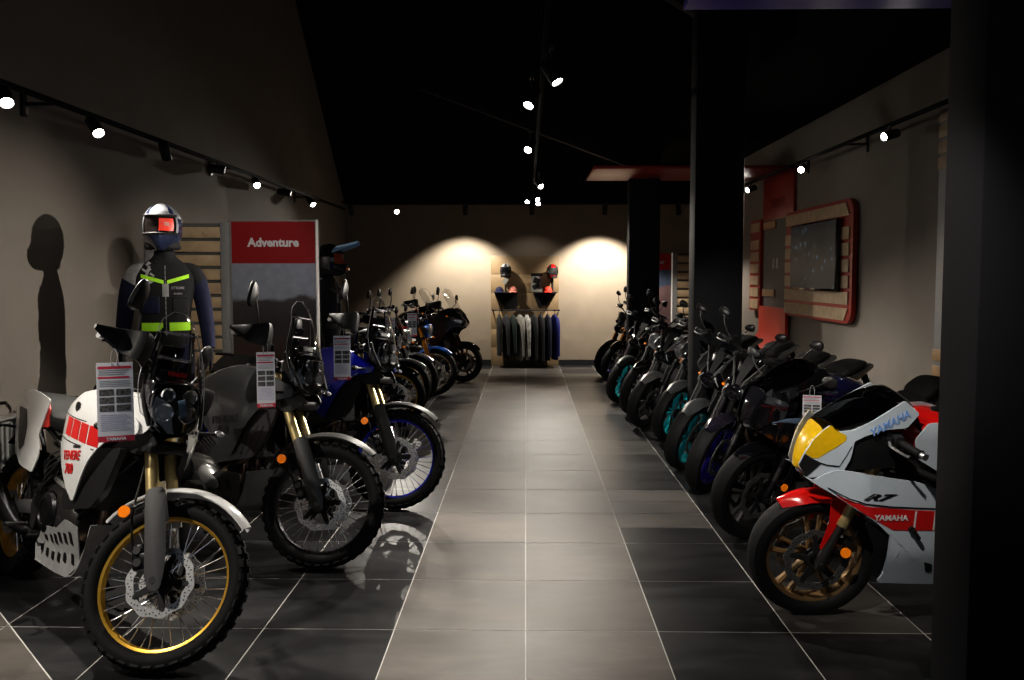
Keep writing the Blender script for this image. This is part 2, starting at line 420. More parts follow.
def fender(B, m, a0, a1, w, clear=.035, bracket=True, bm=None, drop=.03):
    """front mudguard arc from angle a0 (deg, forward of vertical) back to a1; centred on the axle"""
    mb = MB(); n = 18; R = B.R + clear; rows = []
    for i in range(n + 1):
        u = i / n; t = radians(a0 + (a1 - a0) * u); e = V3((sin(t), 0, cos(t)))
        ww = w * (.55 + .45 * min(1, 4.5 * u, 4.5 * (1 - u) + .25)); row = []
        for j in range(9):
            q = -1 + 2 * j / 8; row.append(B.ax + e * (R - drop * abs(q) ** 2.2 + .006 * (1 - abs(q))) + Y_ * q * ww / 2)
        row += [B.ax + e * (R - .005 - drop * abs(q) ** 2.2) + Y_ * q * (ww / 2 - .003) for q in [1 - 2 * j / 8 for j in range(9)]]
        rows.append(row)
    mb.grid(rows, m, closev=True, caps=True)
    o = B.part('front_mudguard', mb, True)
    if bracket:
        b2 = MB()
        for sg in (1, -1):
            pts = [B.F(.24, sg * (w / 2 + .004), .05), B.F(.24, sg * (w / 2 + .004), -.05), B.F(.42, sg * (w / 2 + .004), -.03), B.F(.42, sg * (w / 2 + .004), .04)]
            po = [p + Y_ * sg * .006 for p in pts]
            b2.add(pts + po, [(0, 1, 2, 3), (7, 6, 5, 4), (0, 4, 5, 1), (1, 5, 6, 2), (2, 6, 7, 3), (3, 7, 4, 0)], bm or m)
            for t in (.29, .35): b2.cyl(B.F(t, sg * (w / 2 + .008), 0), B.F(t, sg * (w / 2 + .014), 0), .008, gunmet, 8)
        B.part('bracket', b2, parent=o)
    return o

def handlebar(B, path, r=.013, m=blackmet, grip=.13, guards=None, lever=True, mirrors=None, clip=False):
    """path: bar points for y >= 0; mirrored"""
    mb = MB(); full = [(x, -y, z) for x, y, z in reversed(path)] + ([(x, y, z) for x, y, z in (path[1:] if path[0][1] == 0 else path)])
    if not clip: mb.tube(full, r, m, 10, k=3); o = B.part('handlebar', mb, True)
    e = V3(path[-1]); d = (V3(path[-1]) - V3(path[-2])).normalized()
    for sg in (1, -1):
        fl = lambda v: V3((v[0], v[1] * sg, v[2]))
        if clip: mb = MB(); mb.tube([(x, sg * y, z) for x, y, z in path], r, m, 10); o = B.part('handlebar', mb, True)
        g = MB(); a = e - d * grip
        g.tube([fl(a - d * .004), fl(a), fl(a + d * .004), fl(e - d * .004), fl(e)], [.021, .021, .0165, .0165, .02], rubber, 14)
        g.tube([fl(e), fl(e + d * .028)], [.0135, .015], alu, 12)
        B.part('grip', g, parent=o)
        sw = MB(); c = a - d * .025
        sw.box(fl(c), (.042, .05, .052), blackp, .008); sw.box(fl(c + V3((.03, -.005, .0))), (.03, .03, .03), blackp, .004)
        if sg < 0: sw.tube([fl(c + V3((.02, -.04, .02))), fl(c + V3((.03, -.04, .055)))], [.022, .024], blackp, 12)
        B.part('switch_housing', sw, parent=o)
        if lever:
            lv = MB(); lv.tube([fl(c + V3((.035, 0, 0))), fl(c + d * .05 + V3((.06, 0, -.005))), fl(e - d * .03 + V3((.055, 0, -.01))), fl(e + V3((.045, 0, -.012)))], [.008, .007, .006, .007], alu if guards is None else blackmet, 8, k=3)
            B.part('brake_lever' if sg < 0 else 'clutch_lever', lv, parent=o)
        if guards:
            hg = MB()
            st = [(a.x + .040, a.y - .075, a.z - .01, .010, .030, .034, 2.4), (a.x + .095, a.y + .00, a.z - .004, .012, .062, .062, 2.4), (a.x + .105, a.y + .09, a.z + .0, .012, .070, .062, 2.4), (e.x + .075, e.y - .01, e.z + .004, .012, .056, .046, 2.4), (e.x + .030, e.y + .055, e.z + .008, .010, .028, .024, 2.2), (e.x + .005, e.y + .095, e.z + .012, .006, .010, .010, 2)]
            hg.sweep([(x, sg * y, z, p, u, dn, ee) for x, y, z, p, u, dn, ee in st], guards, U=X_, V=Z_, n=18, k=4)
            B.part('hand_guard', hg, parent=o)
        if mirrors:
            mirror(B, fl(c + V3((.0, .0, .02))), fl(V3(mirrors[0])), sg, o, *mirrors[1:])
    return o
def mirror(B, base, head, sg, parent, w=.085, h=.06, tilt=0., m=blackp, steer=True):
    mb = MB(); mid = (base + head) / 2 + V3((.02, sg * .012, .0))
    mb.tube([base, mid, head + V3((.012, 0, 0))], [.0065, .0055, .0055], m, 8, k=4)
    mb.cyl(base - Z_ * .012, base + Z_ * .02, .010, m, 10)
    hm = MB() if parent is None else mb; rot = Matrix.Rotation(radians(tilt) * sg, 3, 'X'); rows = []
    for dx, s_ in ((.024, .05), (.020, .55), (.010, .88), (-.004, 1.), (-.008, .97), (-.006, .88)):
        row = []
        for j in range(20):
            t = 2 * pi * j / 20; q = V3((dx, w * s_ * math.copysign(abs(cos(t)) ** .75, cos(t)), h * s_ * math.copysign(abs(sin(t)) ** .85, sin(t)) * (1 + .25 * sg * cos(t))))
            row.append(head + rot @ q)
        rows.append(row)
    hm.grid(rows, m, closev=True)
    hm.add([p for p in rows[-1]], [tuple(range(20))], mirrorg)
    if parent is None:
        o = B.part('mirror', mb, steer); B.part('mirror_head', hm, parent=o)
    else: o = B.part('mirror', mb, parent=parent)
    return o

def engine(B, x=-.82, z=.45, hw=.15, dark=engmet, cover=blackmet, head=True, rake=38, header=steelhdr, front=.33):
    mb = MB()
    mb.sweep([(x + .22, 0, z - .06, hw * .75, .06, .06, 4), (x + .17, 0, z - .04, hw * .95, .11, .10, 4), (x, 0, z - .03, hw, .13, .13, 4), (x - .16, 0, z, hw * .95, .13, .12, 4), (x - .24, 0, z + .02, hw * .7, .08, .08, 3)], dark, n=20, k=2)
    o = B.part('engine', mb)
    for sg in (1, -1):
        cc = MB(); cx = x - (.05 if sg < 0 else -.08)
        cc.lathe([(.095, 0), (.098, .012), (.088, .026), (.060, .034), (.055, .028), (.02, .030), (0.001, .030)], cover, (cx, sg * hw * .93, z - .03), Y_ * sg, n=26)
        for j in range(8): cc.cyl((cx + .092 * cos(j * pi / 4), sg * hw * .93, z - .03 + .092 * sin(j * pi / 4)), (cx + .092 * cos(j * pi / 4), sg * (hw * .93 + .018), z - .03 + .092 * sin(j * pi / 4)), .007, gunmet, 6)
        cc.lathe([(.05, 0), (.05, .014), (.036, .022), (.001, .022)], gunmet if sg < 0 else cover, (cx + .13, sg * hw * .85, z - .06), Y_ * sg, n=20)
        cc.box((cx - .13, sg * hw * .88, z + .02), (.11, .05, .12), cover, .015)
        B.part('engine_cover', cc, parent=o)
    cy = MB(); rot = Matrix.Rotation(radians(rake), 3, 'Y'); ax = V3((sin(radians(rake)), 0, cos(radians(rake))))
    b0 = V3((x + .10, 0, z + .04))
    for i in range(6): cy.box(b0 + ax * (.05 + i * .020), (.185, hw * 1.75, .010), dark, rot=rot)
    cy.box(b0 + ax * .09, (.165, hw * 1.6, .16), dark, .01, rot)
    cy.box(b0 + ax * .21, (.20, hw * 1.8, .09), cover, .02, rot)
    for sg in (1, -1):
        cy.cyl(b0 + ax * .21 + Y_ * sg * hw * .85, b0 + ax * .21 + Y_ * sg * (hw * .9 + .02), .035, gunmet, 16)
    B.part('cylinder_head', cy, parent=o)
    ho = MB(); rnd = random.Random(3)
    for i in range(5):
        y = (-1) ** i * (.03 + .012 * i); ho.tube([(x - .05 + .03 * i, y, z + .12), (x - .02 + .05 * i, y * 1.5, z + .22), (x + .10, y * 1.2, z + .30 - .03 * i)], .011, blackm, 8, k=4)
        ho.tube([(x - .20 + .02 * i, -.13 + .02 * i, z - .02), (x - .12, -.17, z + .08 + .03 * i), (x - .02, -.12, z + .20 + .02 * i)], .005, blackm, 6, k=4)
    B.part('hose_bundle', ho, parent=o)
    hd = MB(); fx = x + front
    for sg in (.055, -.055):
        hd.tube([(x + .20, sg, z + .15), (fx - .03, sg, z + .11), (fx, sg, z + .02), (fx - .03, sg, z - .10), (x + .18, sg * .8, z - .165), (x - .05, sg * .5 - .02, z - .18)], .019, header, 12, k=4)
    e = B.part('exhaust_header', hd)
    return o

def rear_end(B, sw=blackmet, knob=False, wheelstyle=('cast', '17'), wm=blackm, w=.18, rimw=.06, pivot=(-1.02, .43), chainy=.105):
    wheel(B, False, wheelstyle, wm, w, knob, rimw)
    mb = MB(); px, pz = pivot; rx, rz = -B.wb, B.Rr
    for sg in (1, -1):
        mb.sweep([(px, sg * .105, pz, .016, .038, .038, 3), ((px + rx) / 2, sg * .128, (pz + rz) / 2 + .02, .014, .034, .034, 3), (rx - .01, sg * .125, rz, .012, .030, .028, 3), (rx - .05, sg * .125, rz, .008, .020, .018, 3)], sw, n=12, k=3)
        mb.cyl((rx, sg * .11, rz), (rx, sg * .150, rz), .017, gunmet, 6)
    mb.cyl((px, -.11, pz), (px, .11, pz), .035, sw, 14); mb.box((px - .10, 0, pz - .005), (.05, .22, .05), sw, .01)
    o = B.part('swingarm', mb)
    ch = MB(); cy = chainy; r1, r2 = .038, .098
    ch.lathe([(r2 - .03, -.003), (r2, -.003), (r2, .003), (r2 - .03, .003)], gunmet, (rx, cy, rz), n=36, closed=True)
    pts = []
    for i in range(13): t = pi / 2 + pi * i / 12; pts.append((rx + r2 * cos(t), cy, rz + r2 * sin(t)))
    for i in range(9): t = -pi / 2 + pi * i / 8; pts.append((px + .10 + r1 * cos(t), cy, pz - .01 + r1 * sin(t)))
    pts.append(pts[0]); ch.ribbon(pts, .012, Y_, .012, gunmet, k=0)
    B.part('drive_chain', ch, parent=o)
    sh = MB(); a = V3((px - .06, .0, pz - .04)); b = V3((px + .0, .0, pz + .30)); sh.cyl(a, b, .016, blackmet, 10)
    hel = [a + (b - a) * (.1 + .8 * i / 60) + V3((cos(i * .9) * .034, sin(i * .9) * .034, 0)) for i in range(61)]
    sh.tube(hel, .0055, blackm, 6); B.part('rear_shock', sh)

def pegs(B, x=-1.0, z=.36, hw=.15):
    for sg in (1, -1):
        mb = MB(); mb.box((x, sg * (hw + .085), z), (.035, .09, .016), gunmet, .003); mb.shell([(x + .03, z + .05), (x + .02, z - .02), (x - .03, z - .02), (x - .07, z + .09), (x - .05, z + .14), (x, z + .11)], hw + .01, gunmet, .008, side=sg)
        mb.tube([(x + .02, sg * (hw + .03), z - .02), (x + .10, sg * (hw + .045), z - .035), (x + .17, sg * (hw + .05), z - .02)], .006, blackmet, 8)
        mb.cyl((x + .17, sg * (hw + .04), z - .02), (x + .17, sg * (hw + .085), z - .02), .008, rubber, 8)
        B.part('footpeg', mb)
def stand(B, x=-.98, z=.36, y=.12):
    # the side stand reaches the floor on the left
    L = B.lean; yf = y + .13; zf = yf * tan(-L)  # on floor: z cos + ... (lean raises the left side down)
    # world z of (y,z): z*cos(L) - y*sin(L) ; foot at world z = 0
    zf = yf * tan(L) + .006
    mb = MB(); mb.tube([(x, y - .02, z), (x + .01, y + .05, (z + zf) / 2 + .02), (x + .03, yf, zf)], [.013, .011, .010], blackmet, 10)
    mb.box((x + .03, yf, zf), (.07, .045, .008), blackmet, .002, Matrix.Rotation(L, 3, 'X'))
    mb.tube([(x + .02, y, z - .02), (x + .04, y + .05, (z + zf) / 2 + .05)], .006, gunmet, 8)
    B.part('side_stand', mb)
def indicator(B, base, tip, m=amber, steer=False, r=(.024, .012, .016)):
    mb = MB(); b, t = V3(base), V3(tip); mb.tube([b, t], [.008, .007], blackp, 8)
    o = B.part('turn_signal', mb, steer); q = MB(); d = (t - b).normalized()
    ellip(q, t + d * .018, r[0], r[0], r[2], blackp); ellip(q, t + d * .018 + X_ * (.008 if t.x > -.8 else -.008), r[0] * .85, r[0] * .85, r[2] * .8, m)
    B.part('lens', q, parent=o)
def plate_holder(B, x0, z0, x1, z1, plate=True):
    mb = MB(); mb.sweep([(x0, 0, z0, .05, .012, .012, 3), ((x0 + x1) / 2, 0, (z0 + z1) / 2, .04, .01, .01, 3), (x1, 0, z1, .05, .008, .008, 3)], blackp, U=Y_, V=V3((.6, 0, .8)), n=12)
    o = B.part('tail_tidy', mb)
    for sg in (1, -1): indicator(B, ((x0 + x1) / 2, sg * .03, (z0 + z1) / 2), ((x0 + x1) / 2 - .01, sg * .13, (z0 + z1) / 2 + .005))
def tail_light(B, x, z, w=.07):
    mb = MB(); mb.sweep([(x + .02, 0, z, w / 2, .022, .018, 3), (x, 0, z, w / 2 * .95, .018, .014, 3), (x - .012, 0, z, w / 2 * .7, .010, .008, 3)], taill, n=14); B.part('tail_light', mb)
def frame_tubes(B, m, hz=.95, hx=-.34, hw=.15, pivot=(-1.02, .43), sz=.86, sx=-1.5):
    mb = MB()
    for sg in (1, -1):
        mb.tube([(hx, sg * .03, hz), (hx - .18, sg * hw, hz - .10), (-.80, sg * (hw + .0), .74), (pivot[0] + .03, sg * (hw - .01), pivot[1] + .06), (pivot[0], sg * (hw - .03), pivot[1] - .05)], .019, m, 10, k=3)
        mb.tube([(hx - .02, sg * .03, hz - .12), (hx - .12, sg * .10, .66), (-.56, sg * (hw - .02), .50)], .016, m, 10, k=3)
        mb.tube([(-.84, sg * (hw - .03), .74), (-1.15, sg * .11, .82), (sx, sg * .07, sz)], .013, m, 8, k=2)
        mb.tube([(pivot[0], sg * (hw - .03), pivot[1] + .14), (-1.25, sg * .10, .74), (sx + .1, sg * .07, sz - .02)], .011, m, 8, k=2)
    mb.cyl(B.F(.50 if B.R > .32 else .44, 0, -B.d), B.F(.76 if B.R > .32 else .66, 0, -B.d), .034, m, 16)
    B.part('frame', mb)
def radiator(B, x, z, w, h, tilt=14):
    mb = MB(); rot = Matrix.Rotation(radians(-tilt), 3, 'Y'); mb.box((x, 0, z), (.03, w, h), blackm, .004, rot)
    for i in range(14): mb.box(V3((x, 0, z)) + rot @ V3((.016, 0, -h / 2 + h * (i + .5) / 14)), (.004, w * .94, h / 40), blackmet, rot=rot)
    B.part('radiator', mb)
def muffler(B, pts, rad, m, endm=blackm):
    mb = MB(); mb.tube(pts, rad, m, 18, k=4); o = B.part('exhaust', mb)
    e = V3(pts[-1]); d = (e - V3(pts[-2])).normalized(); q = MB()
    q.lathe([(rad[-1] * .6, -.01), (rad[-1] * 1.02, -.005), (rad[-1] * 1.02, .010), (rad[-1] * .6, .014), (rad[-1] * .4, .0), (rad[-1] * .4, -.03)], endm, e, d, n=18)
    B.part('end_cap', q, parent=o)

# ---------------------------------------------------------------- adventure bike
def adventure(label, loc, head, steer, body, rim, fend, seat, hero=True, accent=None, letter=None, lean=8, group=None, skid=greyfl, side=None, rack=True, tank=None):
    B = Bike(label, loc, head, lean, steer, 27, .105, .345, .333, 1.595, group)
    wheel(B, True, ('wire', '21'), rim, .096, True, .030, label={gold: 'gold anodised wire-spoked front wheel', bluerim: 'blue wire-spoked front wheel'}.get(rim))
    fork(B, 'usd', .105, .60, .79, goldfork, blackmet, guard=dgreyp if body is not white else mat('guard_grey', (.06, .06, .062), .5), rad=.0275)
    fender(B, fend, 40, -64, .125, .052, bm=fend, drop=.022)
    for sg in (1, -1):
        rf = MB(); rf.cyl(B.F(.30, sg * .15, -.10), B.F(.30, sg * .158, -.10), .025, amber, 20); rf.tube([B.F(.33, sg * .12, -.03), B.F(.30, sg * .15, -.10)], .006, blackp, 6); B.part('side_reflector', rf, True)
        bl = MB(); bl.tube([B.F(.13, sg * .10, -.09), B.F(.28, sg * .125, -.08), B.F(.45, sg * .09, -.05), B.F(.62, sg * .04, -.03)], .0048, wire, 6, k=4); B.part('brake_hose', bl, True)
    handlebar(B, [(-.405, 0, 1.135), (-.405, .07, 1.135), (-.385, .16, 1.19), (-.42, .27, 1.205), (-.485, .43, 1.195)], .0125, guards=blackp, mirrors=((-.45, .385, 1.425), .052, .074, 10))
    # bar risers
    for sg in (1, -1): rs = MB(); rs.box((-.40, sg * .045, 1.10), (.035, .03, .07), blackmet, .005); B.part('bar_riser', rs, True)
    # tank
    mb = MB(); mb.sweep([(-.36, 0, .97, .07, .06, .06, 2.6), (-.44, 0, .99, .13, .085, .10, 3), (-.60, 0, 1.0, .155, .10, .14, 3), (-.78, 0, .97, .14, .07, .14, 3), (-.92, 0, .91, .10, .03, .10, 3)], tank or body, n=26)
    o = B.part('fuel_tank', mb); q = MB(); q.lathe([(.045, 0), (.045, .008), (.036, .014), (.001, .014)], blackmet, (-.56, 0, 1.093), Z_, n=24); B.part('fuel_cap', q, parent=o)
    # shrouds
    poly = [(-.155, .985), (-.150, .935), (-.27, .90), (-.33, .84), (-.38, .77), (-.43, .68), (-.48, .585), (-.57, .64), (-.69, .75), (-.755, .84), (-.76, .92), (-.70, 1.00), (-.60, 1.065), (-.46, 1.095), (-.30, 1.06)]
    def ys(x, z):
        u = min(1, max(0, (-.15 - x) / .28)); v = max(0, (-x - .55) / .25)
        return .135 + .10 * sin(u * pi / 2) - .045 * v * v - .55 * max(0, z - .96) ** 1.35 - .10 * max(0, .80 - z)
    for sg in (1, -1):
        sh = MB(); sh.shell(poly, ys, body, .006, .035, sg, .03); o = B.part('tank_shroud', sh)
        if accent:
            dc = MB()   # chequer of red blocks with a thin black outline, and a round port
            for i in range(4):
                x0 = -.32 - i * .088; z0 = .895 + i * .004
                dc.shell([(x0, z0 - .045 + .0), (x0 - .076, z0 - .040), (x0 - .076, z0 + .042), (x0, z0 + .038)], lambda x, z: ys(x, z) + .0022, redd, .0015, .03, sg, .002)
            ln = [(-.42, .82), (-.78, .875)]
            for off in (0, .108): dc.ribbon([(x, sg * (ys(x, z + off) + .003), z + off) for x, z in ((-.34, .838), (-.50, .84), (-.62, .845), (-.735, .85))], .004, (0, 0, 1), .001, blackd)
            dc.lathe([(.022, 0), (.022, .004), (.001, .004)], blackd, (-.575, sg * (ys(-.575, 1.0) + .0015), 1.0), Y_ * sg, n=20)
            B.part('decal', dc, parent=o, label='red block stripe with thin black lines')
        if letter:
            yv = ys(-.53, .78) + .009
            tx = ('TENERE', '700') if body is white else (('TENERE', '700') if hero else ('TENERE', ''))
            lm = letter
            rx = V3((1, 0, .14)) if sg < 0 else V3((-1, 0, -.14))
            t0 = V3((-.535, sg * yv, .785)); B.ptext(tx[0], .056, lm, t0, sg, o, ys, dirx=rx, bold=.0014, shear=.2)
            if tx[1]: B.ptext(tx[1], .062, lm, t0 + V3((-.012, 0, -.062)), sg, o, ys, dirx=rx, bold=.0016, shear=.2)
            if body is white: B.ptext('YAMAHA', .018, blackd, t0 + V3((.05, 0, .046)), sg, o, ys, dirx=rx, bold=.0006)
    # radiator guard boxes
    for sg in (1, -1):
        g = MB(); yy = lambda x, z: .20 - .25 * max(0, x + .42)
        g.shell([(-.235, .865), (-.30, .66), (-.36, .585), (-.60, .535), (-.64, .60), (-.52, .72), (-.40, .84)], yy, blackp, .03, .05, sg, .02)
        if body is not white:
            for i in range(5):
                for j in range(3): g.shell([(-.50 + i * .034 + j * .018, .60 + j * .06), (-.49 + i * .034 + j * .018, .60 + j * .06), (-.475 + i * .034 + j * .018, .645 + j * .06), (-.485 + i * .034 + j * .018, .645 + j * .06)], lambda x, z: yy(x, z) + .003, blackd, .003, side=sg, rnd=0)
        B.part('radiator_cover', g)
    radiator(B, -.40, .70, .30, .26)
    # nose: backing plate, four lamps, clear cover with tall screen
    nz = MB(); nz.sweep([(-.26, 0, 1.06, .11, .14, .16, 3), (-.20, 0, 1.06, .125, .13, .14, 3), (-.145, 0, 1.055, .12, .12, .12, 3), (-.13, 0, 1.055, .11, .11, .11, 3)], blackg, n=24, k=2)
    nz.shell([(-.10, .905), (-.20, .845), (-.33, .86), (-.30, .93), (-.14, .95)], lambda x, z: .10 - .3 * (x + .2), blackp, .008, .04, 1, .01, mirror=True)
    nz.box((-.17, 0, .885), (.10, .17, .05), blackp, .015)
    hl = B.part('headlight', nz)
    for sy, sz, r in ((.052, 1.040, .038), (-.052, 1.040, .038), (.050, 1.115, .029), (-.050, 1.115, .029)):
        q = MB(); q.lathe([(r, -.02), (r + .004, .006), (r, .012), (r - .007, .008), (r - .009, -.002)], chrome, (-.125, sy, sz), X_, n=24)
        q.lathe([(r - .008, .0), (r - .014, .008), (.001, .012)], lens, (-.125, sy, sz), X_, n=20); B.part('lamp', q, parent=hl)
    if body is white:
        q = MB(); q.box((-.088, .008, 1.065), (.002, .030, .075), bluest, rot=Matrix.Rotation(.35, 3, 'X')); B.part('sticker', q, parent=hl)
    sc = MB(); rows = []
    for i in range(15):
        u = i / 14; z = .955 + u * .525; xx = -.065 - .055 * u - .12 * u * u; hw = .118 + .045 * sin(min(1, u * 1.25) * pi) - .03 * u
        if u > .8: hw *= sqrt(max(.02, 1 - ((u - .8) / .21) ** 2))
        if u < .12: hw *= .55 + .45 * (u / .12)
        rows.append([V3((xx - .45 * (q * hw) ** 2 / .13 - .02 * abs(q) ** 3, q * hw, z)) for q in [-1 + j / 6 for j in range(13)]])
    n = len(rows); inner = [[p - X_ * .0035 for p in r] for r in rows]
    sc.grid(rows, scr); ws = B.part('windscreen', sc, ang=60, label='tall clear windscreen')
    ed = MB(); rim_ = [r[0] for r in rows] + rows[-1] + [r[-1] for r in reversed(rows)]
    ed.tube(rim_, .0022, mat('screen_edge', (.30, .30, .31), .2, coat=1.), 5); B.part('edge_trim', ed, parent=ws)
    # screen braces, dash tower
    tw = MB()
    for sg in (1, -1):
        tw.tube([(-.26, sg * .085, 1.02), (-.235, sg * .088, 1.20), (-.24, sg * .07, 1.40)], .0075, blackm, 8, k=3)
        tw.tube([(-.11, sg * .115, .98), (-.17, sg * .135, 1.10), (-.22, sg * .115, 1.24)], .009, blackp, 8, k=3)
    for z in (1.27, 1.385): tw.cyl((-.238, -.085, z), (-.238, .085, z), .006, chrome if z > 1.2 else blackm, 8)
    tw.box((-.28, 0, 1.25), (.025, .11, .16), blackg, .008, Matrix.Rotation(.25, 3, 'Y'))
    tw.box((-.180, 0, 1.205), (.004, .16, .035), blackd, .001)
    tw_o = B.part('dashboard_tower', tw)
    B.text('TENERE', .026, redd if body is white else whited, (-.1755, 0, 1.205), 0, tw_o, dirx=(0, 1, 0), bold=.001)
    for sg in (1, -1): indicator(B, (-.20, sg * .12, .955), (-.21, sg * .25, .955), clearlens, r=(.026, .02, .018))
    # little wing panels beside the lamp, in body colour
    if body is white:
        for sg in (1, -1):
            w_ = MB(); w_.shell([(-.135, 1.07), (-.12, .975), (-.15, .935), (-.30, .935), (-.33, 1.05), (-.22, 1.095)], lambda x, z: .145 - .55 * (x + .2) * (1 if x > -.2 else -.0), body, .005, .03, sg, .02); B.part('nose_panel', w_)
    # seat
    mb = MB(); mb.sweep([(-.80, 0, .895, .07, .04, .06, 2.6), (-.90, 0, .895, .105, .035, .07, 3), (-1.08, 0, .885, .14, .035, .07, 3), (-1.20, 0, .915, .135, .04, .07, 3), (-1.42, 0, .955, .12, .035, .05, 3), (-1.56, 0, .965, .09, .025, .03, 2.6)], seat, n=24)
    so = B.part('seat', mb)
    if body is white:
        for sg in (1, -1): q = MB(); q.shell([(-1.14, .93), (-1.11, .845), (-1.20, .835), (-1.30, .91), (-1.27, .965)], lambda x, z: .143 - .9 * max(0, z - .93), redseat, .006, .03, sg, .012); B.part('seat_insert', q, parent=so, label='red vinyl panel')
    # tail side panels
    for sg in (1, -1):
        tp = MB(); ty = lambda x, z: .15 - .12 * max(0, -x - 1.45) + .05 * max(0, .85 - z)
        tp.shell([(-1.14, .98), (-1.28, 1.0), (-1.42, 1.01), (-1.58, .985), (-1.69, .90), (-1.60, .80), (-1.50, .70), (-1.34, .62), (-1.16, .61), (-1.13, .70), (-1.20, .80)], ty, body if body is not bluep else dgreyp, .006, .05, sg, .025)
        t_ = B.part('tail_panel', tp)
        q = MB(); q.shell([(-1.44, .90), (-1.60, .90), (-1.50, .79), (-1.40, .69), (-1.36, .72), (-1.38, .82)], lambda x, z: ty(x, z) + .003, blackp, .003, .05, sg, .01); B.part('inset', q, parent=t_, label='black inset panel')
    if rack and body is not white:
        mb = MB()
        for sg in (1, -1): mb.tube([(-1.38, sg * .12, .985), (-1.50, sg * .15, 1.0), (-1.66, sg * .12, 1.0), (-1.74, 0, 1.0)], .010, blackm, 8, k=4)
        B.part('grab_rail', mb)
    mb = MB(); mb.sweep([(-1.45, 0, .90, .10, .04, .06, 3), (-1.65, 0, .90, .085, .035, .05, 3), (-1.78, 0, .86, .06, .02, .02, 3)], blackp, n=16); B.part('rear_mudguard', mb)
    plate_holder(B, -1.70, .87, -1.93, .66); tail_light(B, -1.78, .885)
    frame_tubes(B, blackmet, .93, -.33, .15, (-1.08, .47), .88, -1.6)
    engine(B, -.84, .50, .15)
    rear_end(B, alu if body is white else blackmet, True, ('wire', '18'), rim, .15, .05, (-1.08, .45))
    # skid plate with slots
    for_mb = MB(); yb = lambda x, z: .138 + .35 * max(0, z - .33)
    for_mb.shell([(-.42, .49), (-.47, .31), (-.58, .235), (-.96, .23), (-1.0, .30), (-.88, .41), (-.70, .43), (-.56, .50)], yb, skid, .005, .04, 1, .015, mirror=True)
    for_mb.ribbon([(-.42, 0, .50), (-.465, 0, .32), (-.58, 0, .24), (-.96, 0, .23)], .28, Y_, .006, skid)
    sk = B.part('skid_plate', for_mb)
    for x0, z0, w_, h_ in ((-.50, .39, .035, .06), (-.51, .30, .035, .05), (-.57, .38, .035, .05), (-.64, .37, .035, .05), (-.70, .35, .035, .05), (-.76, .345, .03, .04), (-.60, .29, .04, .045), (-.67, .275, .035, .05), (-.74, .27, .035, .04), (-.81, .27, .035, .04), (-.83, .34, .04, .03), (-.88, .28, .035, .03)):
        for sg in (1, -1): q = MB(); q.shell([(x0, z0), (x0 - w_, z0 + .006), (x0 - w_ - .006, z0 + h_), (x0 - .006, z0 + h_)], lambda x, z: yb(x, z) + .0015, blackd, .003, .1, sg, .006); B.part('slot', q, parent=sk)
    if body is not white: mb = MB(); ellip(mb, (-.66, -.155, .455), .095, .035, .062, alu, 18, Matrix.Rotation(.5, 3, 'Y')); mb.tube([(-.60, -.13, .47), (-.53, -.11, .53), (-.47, -.06, .58)], .022, steelhdr, 10, k=3); B.part('exhaust_heat_shield', mb)
    muffler(B, [(-.95, -.10, .33), (-1.15, -.17, .34), (-1.35, -.195, .41), (-1.58, -.205, .50), (-1.80, -.21, .57)], [.022, .026, .046, .055, .045], blackmet, alu)
    mb = MB(); mb.sweep([(-1.35, -.255, .42, .004, .03, .03, 3), (-1.6, -.268, .515, .004, .035, .035, 3)], gunmet, n=10, k=1); B.part('exhaust_guard', mb)
    pegs(B, -1.05, .38, .14); stand(B, -1.02, .34)
    return B
# ---------------------------------------------------------------- road bikes
def road(label, loc, head, steer, rake=24.5, trail=.09, R=.30, Rr=.315, wb=1.40, lean=8, group=None):
    return Bike(label, loc, head, lean, steer, rake, trail, R, Rr, wb, group)
def street_tank(B, m, x0=-.34, x1=-.86, top=.985, hw=.165, knee=True):
    mb = MB(); L = x1 - x0
    mb.sweep([(x0, 0, top - .09, .07, .04, .05, 2.6), (x0 + .15 * L, 0, top - .08, .135, .065, .10, 2.8), (x0 + .4 * L, 0, top - .10, hw, .10, .13, 2.8), (x0 + .7 * L, 0, top - .13, hw * .85, .085, .11, 2.8), (x0 + .9 * L, 0, top - .16, hw * .55, .05, .08, 2.8), (x1, 0, top - .18, hw * .35, .02, .05, 2.6)], m, n=28)
    o = B.part('fuel_tank', mb); q = MB(); q.lathe([(.040, 0), (.040, .008), (.032, .013), (.001, .013)], blackmet, (x0 + .4 * L, 0, top - .004), Z_, n=24); B.part('fuel_cap', q, parent=o); return o
def street_seat(B, m=seatm, x0=-.82, z0=.80, x1=-1.42, z1=.93, tail=blackg, two=True):
    mb = MB(); mb.sweep([(x0, 0, z0 + .015, .07, .03, .05, 2.6), (x0 - .10, 0, z0, .115, .03, .06, 3), (x0 - .26, 0, z0, .14, .035, .06, 3), (x0 - .34, 0, z0 + .03, .125, .04, .06, 3)], m, n=24); B.part('seat', mb)
    mb = MB(); mb.sweep([(x0 - .33, 0, z0 + .06, .08, .02, .03, 2.6), (x0 - .38, 0, z0 + .085, .11, .035, .04, 3), (x1 + .08, 0, z1 - .01, .095, .032, .03, 3), (x1 - .02, 0, z1, .05, .015, .015, 2.4)], m, n=22); B.part('pillion_seat', mb)
    mb = MB(); mb.sweep([(x0 - .20, 0, z0 - .05, .12, .04, .05, 3), (x0 - .40, 0, z0 + .01, .12, .05, .06, 3), (x1, 0, z1 - .06, .075, .04, .035, 3), (x1 - .12, 0, z1 - .035, .035, .02, .02, 2.4)], tail, n=20); B.part('tail_unit', mb)
    tail_light(B, x1 - .11, z1 - .05, .06); plate_holder(B, x1 - .04, z1 - .09, x1 - .24, z1 - .34)
